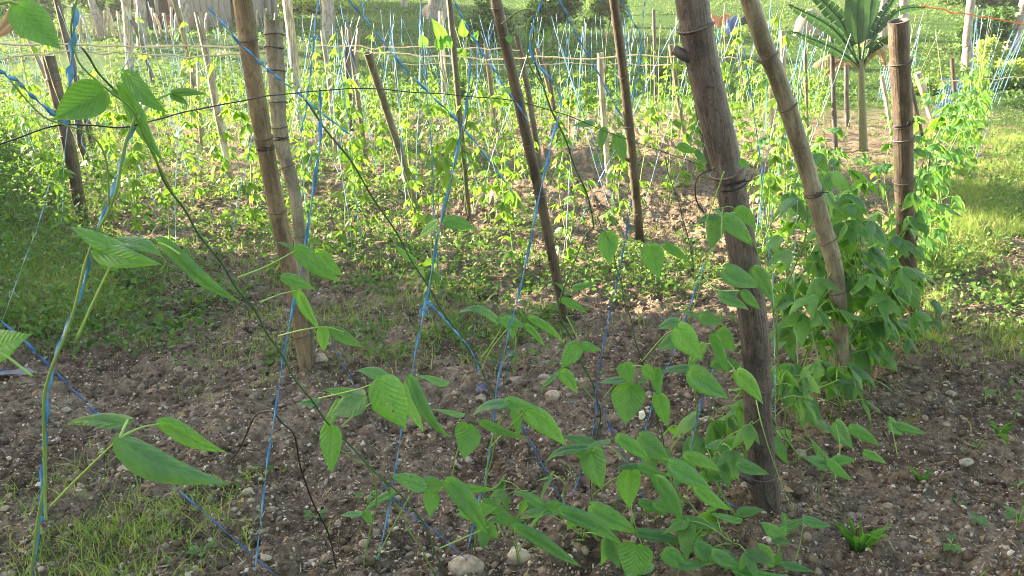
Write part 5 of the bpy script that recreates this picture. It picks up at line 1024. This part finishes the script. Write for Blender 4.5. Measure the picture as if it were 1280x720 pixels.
# ------------------------------------------------------------------ banana plant
def banana():
    b = G(1079, 192); Yb = b.y; root = empty('banana_plant', b, 'young banana plant with torn dark green leaves at the upper right', 'banana plant'); o = np.array(b)
    def L_(px, py, dy=0): return np.array(P(px, py, Yb + dy)) - o
    C = spline([np.array([0, 0, -.05]), L_(1078, 140), L_(1076, 75)], 20); V, F = tube(C, np.linspace(.055, .032, 20) * (1 + .05 * np.sin(np.arange(20) * 2.3)), 12); link('stem', mesh_np('stem', V, F, [M['banana_stem']]), root)
    spec = [((1076, 80), (1072, 20), (1078, -60), 42, 0, 'banana', 0), ((1077, 80), (1088, 10), (1105, -50), 32, .3, 'banana', .1), ((1074, 85), (1050, 25), (1006, -18), 26, .2, 'banana', .3), ((1075, 80), (1040, 35), (985, 5), 20, -.3, 'banana', .8), ((1075, 84), (1045, 62), (988, 38), 16, -.2, 'banana', .5),
            ((1079, 85), (1098, 30), (1122, -10), 20, .2, 'banana', .3), ((1079, 78), (1100, 52), (1128, 42), 16, -.3, 'banana', .7), ((1079, 85), (1098, 60), (1108, 85), 13, -.2, 'dryleaf', .7), ((1075, 88), (1052, 75), (1030, 95), 14, .2, 'dryleaf', .8), ((1082, 60), (1120, 15), (1160, 8), 14, .3, 'banana', .4)]
    for k, (a, m_, e, w, dy, mt, torn) in enumerate(spec):
        n = 34; w = w * .72; C = spline([L_(*a), L_(m_[0], m_[1], dy * .5), L_(e[0], e[1], dy)], n); R = w / 2 * Yb / FPX; T = np.gradient(C, axis=0); T /= np.linalg.norm(T, axis=1)[:, None]
        acc = Acc(); V, F = tube(C, np.linspace(.014, .004, n), 6); acc.add(V, F)
        view = np.array([0, 1., .1]); rs = np.random.default_rng(k)
        for g_ in (-1, 1):
            j = 7
            while j < n - 2:
                m2 = min(n - 1, j + (int(rs.integers(2, 4)) if torn > .2 else 6)); 
                sag = rs.uniform(.2, .8) * torn
                for q in range(j, m2):
                    def edge(qq):
                        f = (qq - 6) / (n - 7); ww = R * math.sin(math.pi * min(1, max(0.02, f)) ** .75) ** .6
                        s_ = np.cross(T[qq], view); s_ /= np.linalg.norm(s_); return C[qq] + g_ * s_ * ww + T[qq] * ww * .35 * (1 - torn * .3) - np.array([0, 0, sag * ww]) + view * .1 * ww
                    qn = q + 1
                    e0 = edge(q); e1 = edge(qn)
                    if torn > .2 and q == m2 - 1: e1 = e1 * .5 + e0 * .5
                    acc.add(np.array([C[q], C[qn], (C[qn] + e1) / 2 + view * -.01, (C[q] + e0) / 2 + view * -.01]), np.array([[0, 1, 2, 3]])); acc.add(np.array([(C[q] + e0) / 2 + view * -.01, (C[qn] + e1) / 2 + view * -.01, e1, e0]), np.array([[0, 1, 2, 3]]))
                j = m2
        link('leaf', acc.mesh('leaf', [M[mt]], smooth=False), root)
banana()

# ------------------------------------------------------------------ shed, pickets, cloths, stumps at the back
def box(acc, c, s, i=0):
    c = np.array(c, float); s = np.array(s, float) / 2; V = np.array([[x, y, z] for x in (-1, 1) for y in (-1, 1) for z in (-1, 1)]) * s + c
    acc.add(V, np.array([(0, 1, 3, 2), (4, 6, 7, 5), (0, 4, 5, 1), (2, 3, 7, 6), (0, 2, 6, 4), (1, 5, 7, 3)]), i)
def shed():
    b = G(262, 34); s = dep(b) / FPX; root = empty('shed', b, 'grey boarded shed with a dark open front at the upper left', 'shed')
    W = 160 * s; x0 = -90 * s; acc = Acc(); rs = random.Random(3)
    for k in range(int(70 * s / .2)): box(acc, (x0 + 55 * s + k * .2, rs.uniform(-.01, .01), 1.0 + rs.uniform(-.03, .03)), (.185, .03, 2.4))
    for k in range(int(W / .25)): box(acc, (x0 + k * .25, 3.0, 1.2), (.24, .03, 2.6))
    for q in (x0, x0 + 55 * s + 70 * s): 
        for k in range(12): box(acc, (q, .25 * k + .1, 1.2), (.03, .24, 2.4))
    link('wall', acc.mesh('wall', [M['board']], smooth=False), root)
    acc = Acc(); box(acc, (x0 + 62 * s, 1.4, 2.65), (W, 4.0, .06)); link('roof', acc.mesh('roof', [M['roof']], smooth=False), root)
    acc = Acc(); box(acc, (x0 + 27 * s, 2.7, 1.1), (54 * s, .04, 2.2)); link('dark_back', acc.mesh('dark_back', [M['darkin']], smooth=False), root)  # dark panel paints the shade behind the open front
    for k in range(3):
        acc = Acc(); box(acc, (x0 + (4 + k * 25) * s, -.08, 1.3), (.10, .10, 2.6)); link('post', acc.mesh('post', [M['board']], smooth=False), root)
shed()
for k, (px, py, h) in enumerate([(104, 50, 28), (110, 52, 32), (118, 50, 30), (133, 50, 34), (138, 48, 36), (144, 50, 42), (152, 52, 36), (196, 46, 34), (202, 48, 30), (210, 48, 30), (217, 46, 34), (222, 48, 36), (258, 40, 22), (322, 34, 20), (332, 34, 22)]):
    b = G(px, py); s = dep(b) / FPX; acc = Acc(); V, F = tube(spline([(0, 0, -.1), (RS.uniform(-.03, .03), 0, h * s * .5), (RS.uniform(-.12, .12), 0, h * s)], 8), .04, 7); acc.add(V, F)
    o = link('picket', acc.mesh('picket', [M['bam_pale']])); o.location = b; tag(o, 'slim whitish picket, %s from the left, in the rough fence before the shed' % ['first', 'second', 'third', 'fourth', 'fifth', 'sixth', 'seventh', 'eighth', 'ninth', 'tenth', 'eleventh', 'twelfth', 'thirteenth', 'fourteenth', 'last'][k], 'picket', 'pickets of the rough fence before the shed')
def cloth(px, py, w, h, mt, label, Y=None, seed=1):
    b = G(px, py); s = dep(b) / FPX; nx_, nz_ = 14, 10; X, Z = np.meshgrid(np.linspace(0, 1, nx_), np.linspace(0, 1, nz_)); yy = .12 * np.sin(X * 9 + seed) * (1 - Z) + .04
    V = np.stack([(X - .5) * w * s * (1 + .15 * (1 - Z)), yy, Z * h * s + .06 * np.sin(X * 7 + seed)], -1).reshape(-1, 3); F = np.array([(j * nx_ + i, j * nx_ + i + 1, (j + 1) * nx_ + i + 1, (j + 1) * nx_ + i) for j in range(nz_ - 1) for i in range(nx_ - 1)])
    o = link('hanging_cloth', mesh_np('hanging_cloth', V, F, [M[mt]])); o.location = b + Vector((0, 0, .25)); m_ = o.modifiers.new('thickness', 'SOLIDIFY'); m_.thickness = .012; tag(o, label, 'cloth', 'cloths hung on the fence beyond the field')
cloth(872, 46, 26, 13, 'clothnavy', 'navy cloth hanging just right of the nearest pole top', seed=1); cloth(899, 44, 22, 13, 'clothorange', 'orange cloth hanging beside the navy one', seed=2); cloth(914, 52, 14, 18, 'clothblue', 'blue cloth hanging right of the orange one', seed=3); cloth(932, 44, 18, 12, 'clothnavy', 'dark cloth left of the leaning beige pole top', seed=4)
cloth(206, 40, 14, 12, 'clothred', 'dull red cloth hanging in the dark shed opening', seed=5)
def net(px, py, w, h, label, mt='blue'):
    b = G(px, py); s = dep(b) / FPX; acc = Acc(); W = w * s; Hh = h * s
    for k in range(9): V, F = tube(np.array([(W * k / 8 - W / 2, 0, 0), (W * k / 8 - W / 2 + .05, 0, Hh)]), .008, 4); acc.add(V, F)
    for k in range(7): V, F = tube(np.array([(-W / 2, 0, Hh * k / 6), (W / 2, .02, Hh * k / 6 - .03)]), .006, 4); acc.add(V, F)
    o = link('net', acc.mesh('net', [M[mt]])); o.location = b; tag(o, label, 'net')
net(1180, 150, 26, 50, 'blue netting beside the rightmost dark stake', 'deepblue'); net(1108, 125, 22, 42, 'pale blue netting left of the upright brown pole', 'paleblue')
def mound(px, py, w, h, mat, label, seed, name='boulder', cat='boulder'):
    b = G(px, py); s = dep(b) / FPX; V, F = rock_mesh(1, seed); V = V * np.array([w * s / 2, w * s / 2.4, h * s * 1.2]); o = link(name, mesh_np(name, V, F, [mat], smooth=False)); o.location = b + Vector((0, 0, h * s * .15)); tag(o, label, cat)
mound(1040, 86, 54, 16, M['dryleaf'], 'low heap of orange brown dry leaves left of the banana', 402, 'leaf_heap', 'leaf heap')
mound(1010, 44, 40, 34, M['rock'], 'brown jagged stump-like rock behind the banana leaves', 403)
mound(715, 12, 44, 14, M['rock'], 'pinkish boulder at the top edge above the slope', 404)
mound(548, 22, 44, 22, M['rock'], 'grey boulder at the foot of the thick trunk', 405)
mound(1085, 58, 30, 18, M['earthcut'], 'orange clay lump between banana leaves and sunlit trunk', 406)

# ------------------------------------------------------------------ air
acc = Acc(); box(acc, (0, 55, 22), (190, 170, 52)); hz = link('haze', acc.mesh('haze', [], smooth=False)); tag(hz, kind='stuff')
m, t, out = newmat('haze_air'); pv = N(t, 'VolumePrincipled'); pv.inputs['Color'].default_value = (.86, .93, 1, 1); pv.inputs['Density'].default_value = .0010; pv.inputs['Anisotropy'].default_value = .25
t.links.new(pv.outputs[0], out.inputs['Volume']); hz.data.materials.append(m)
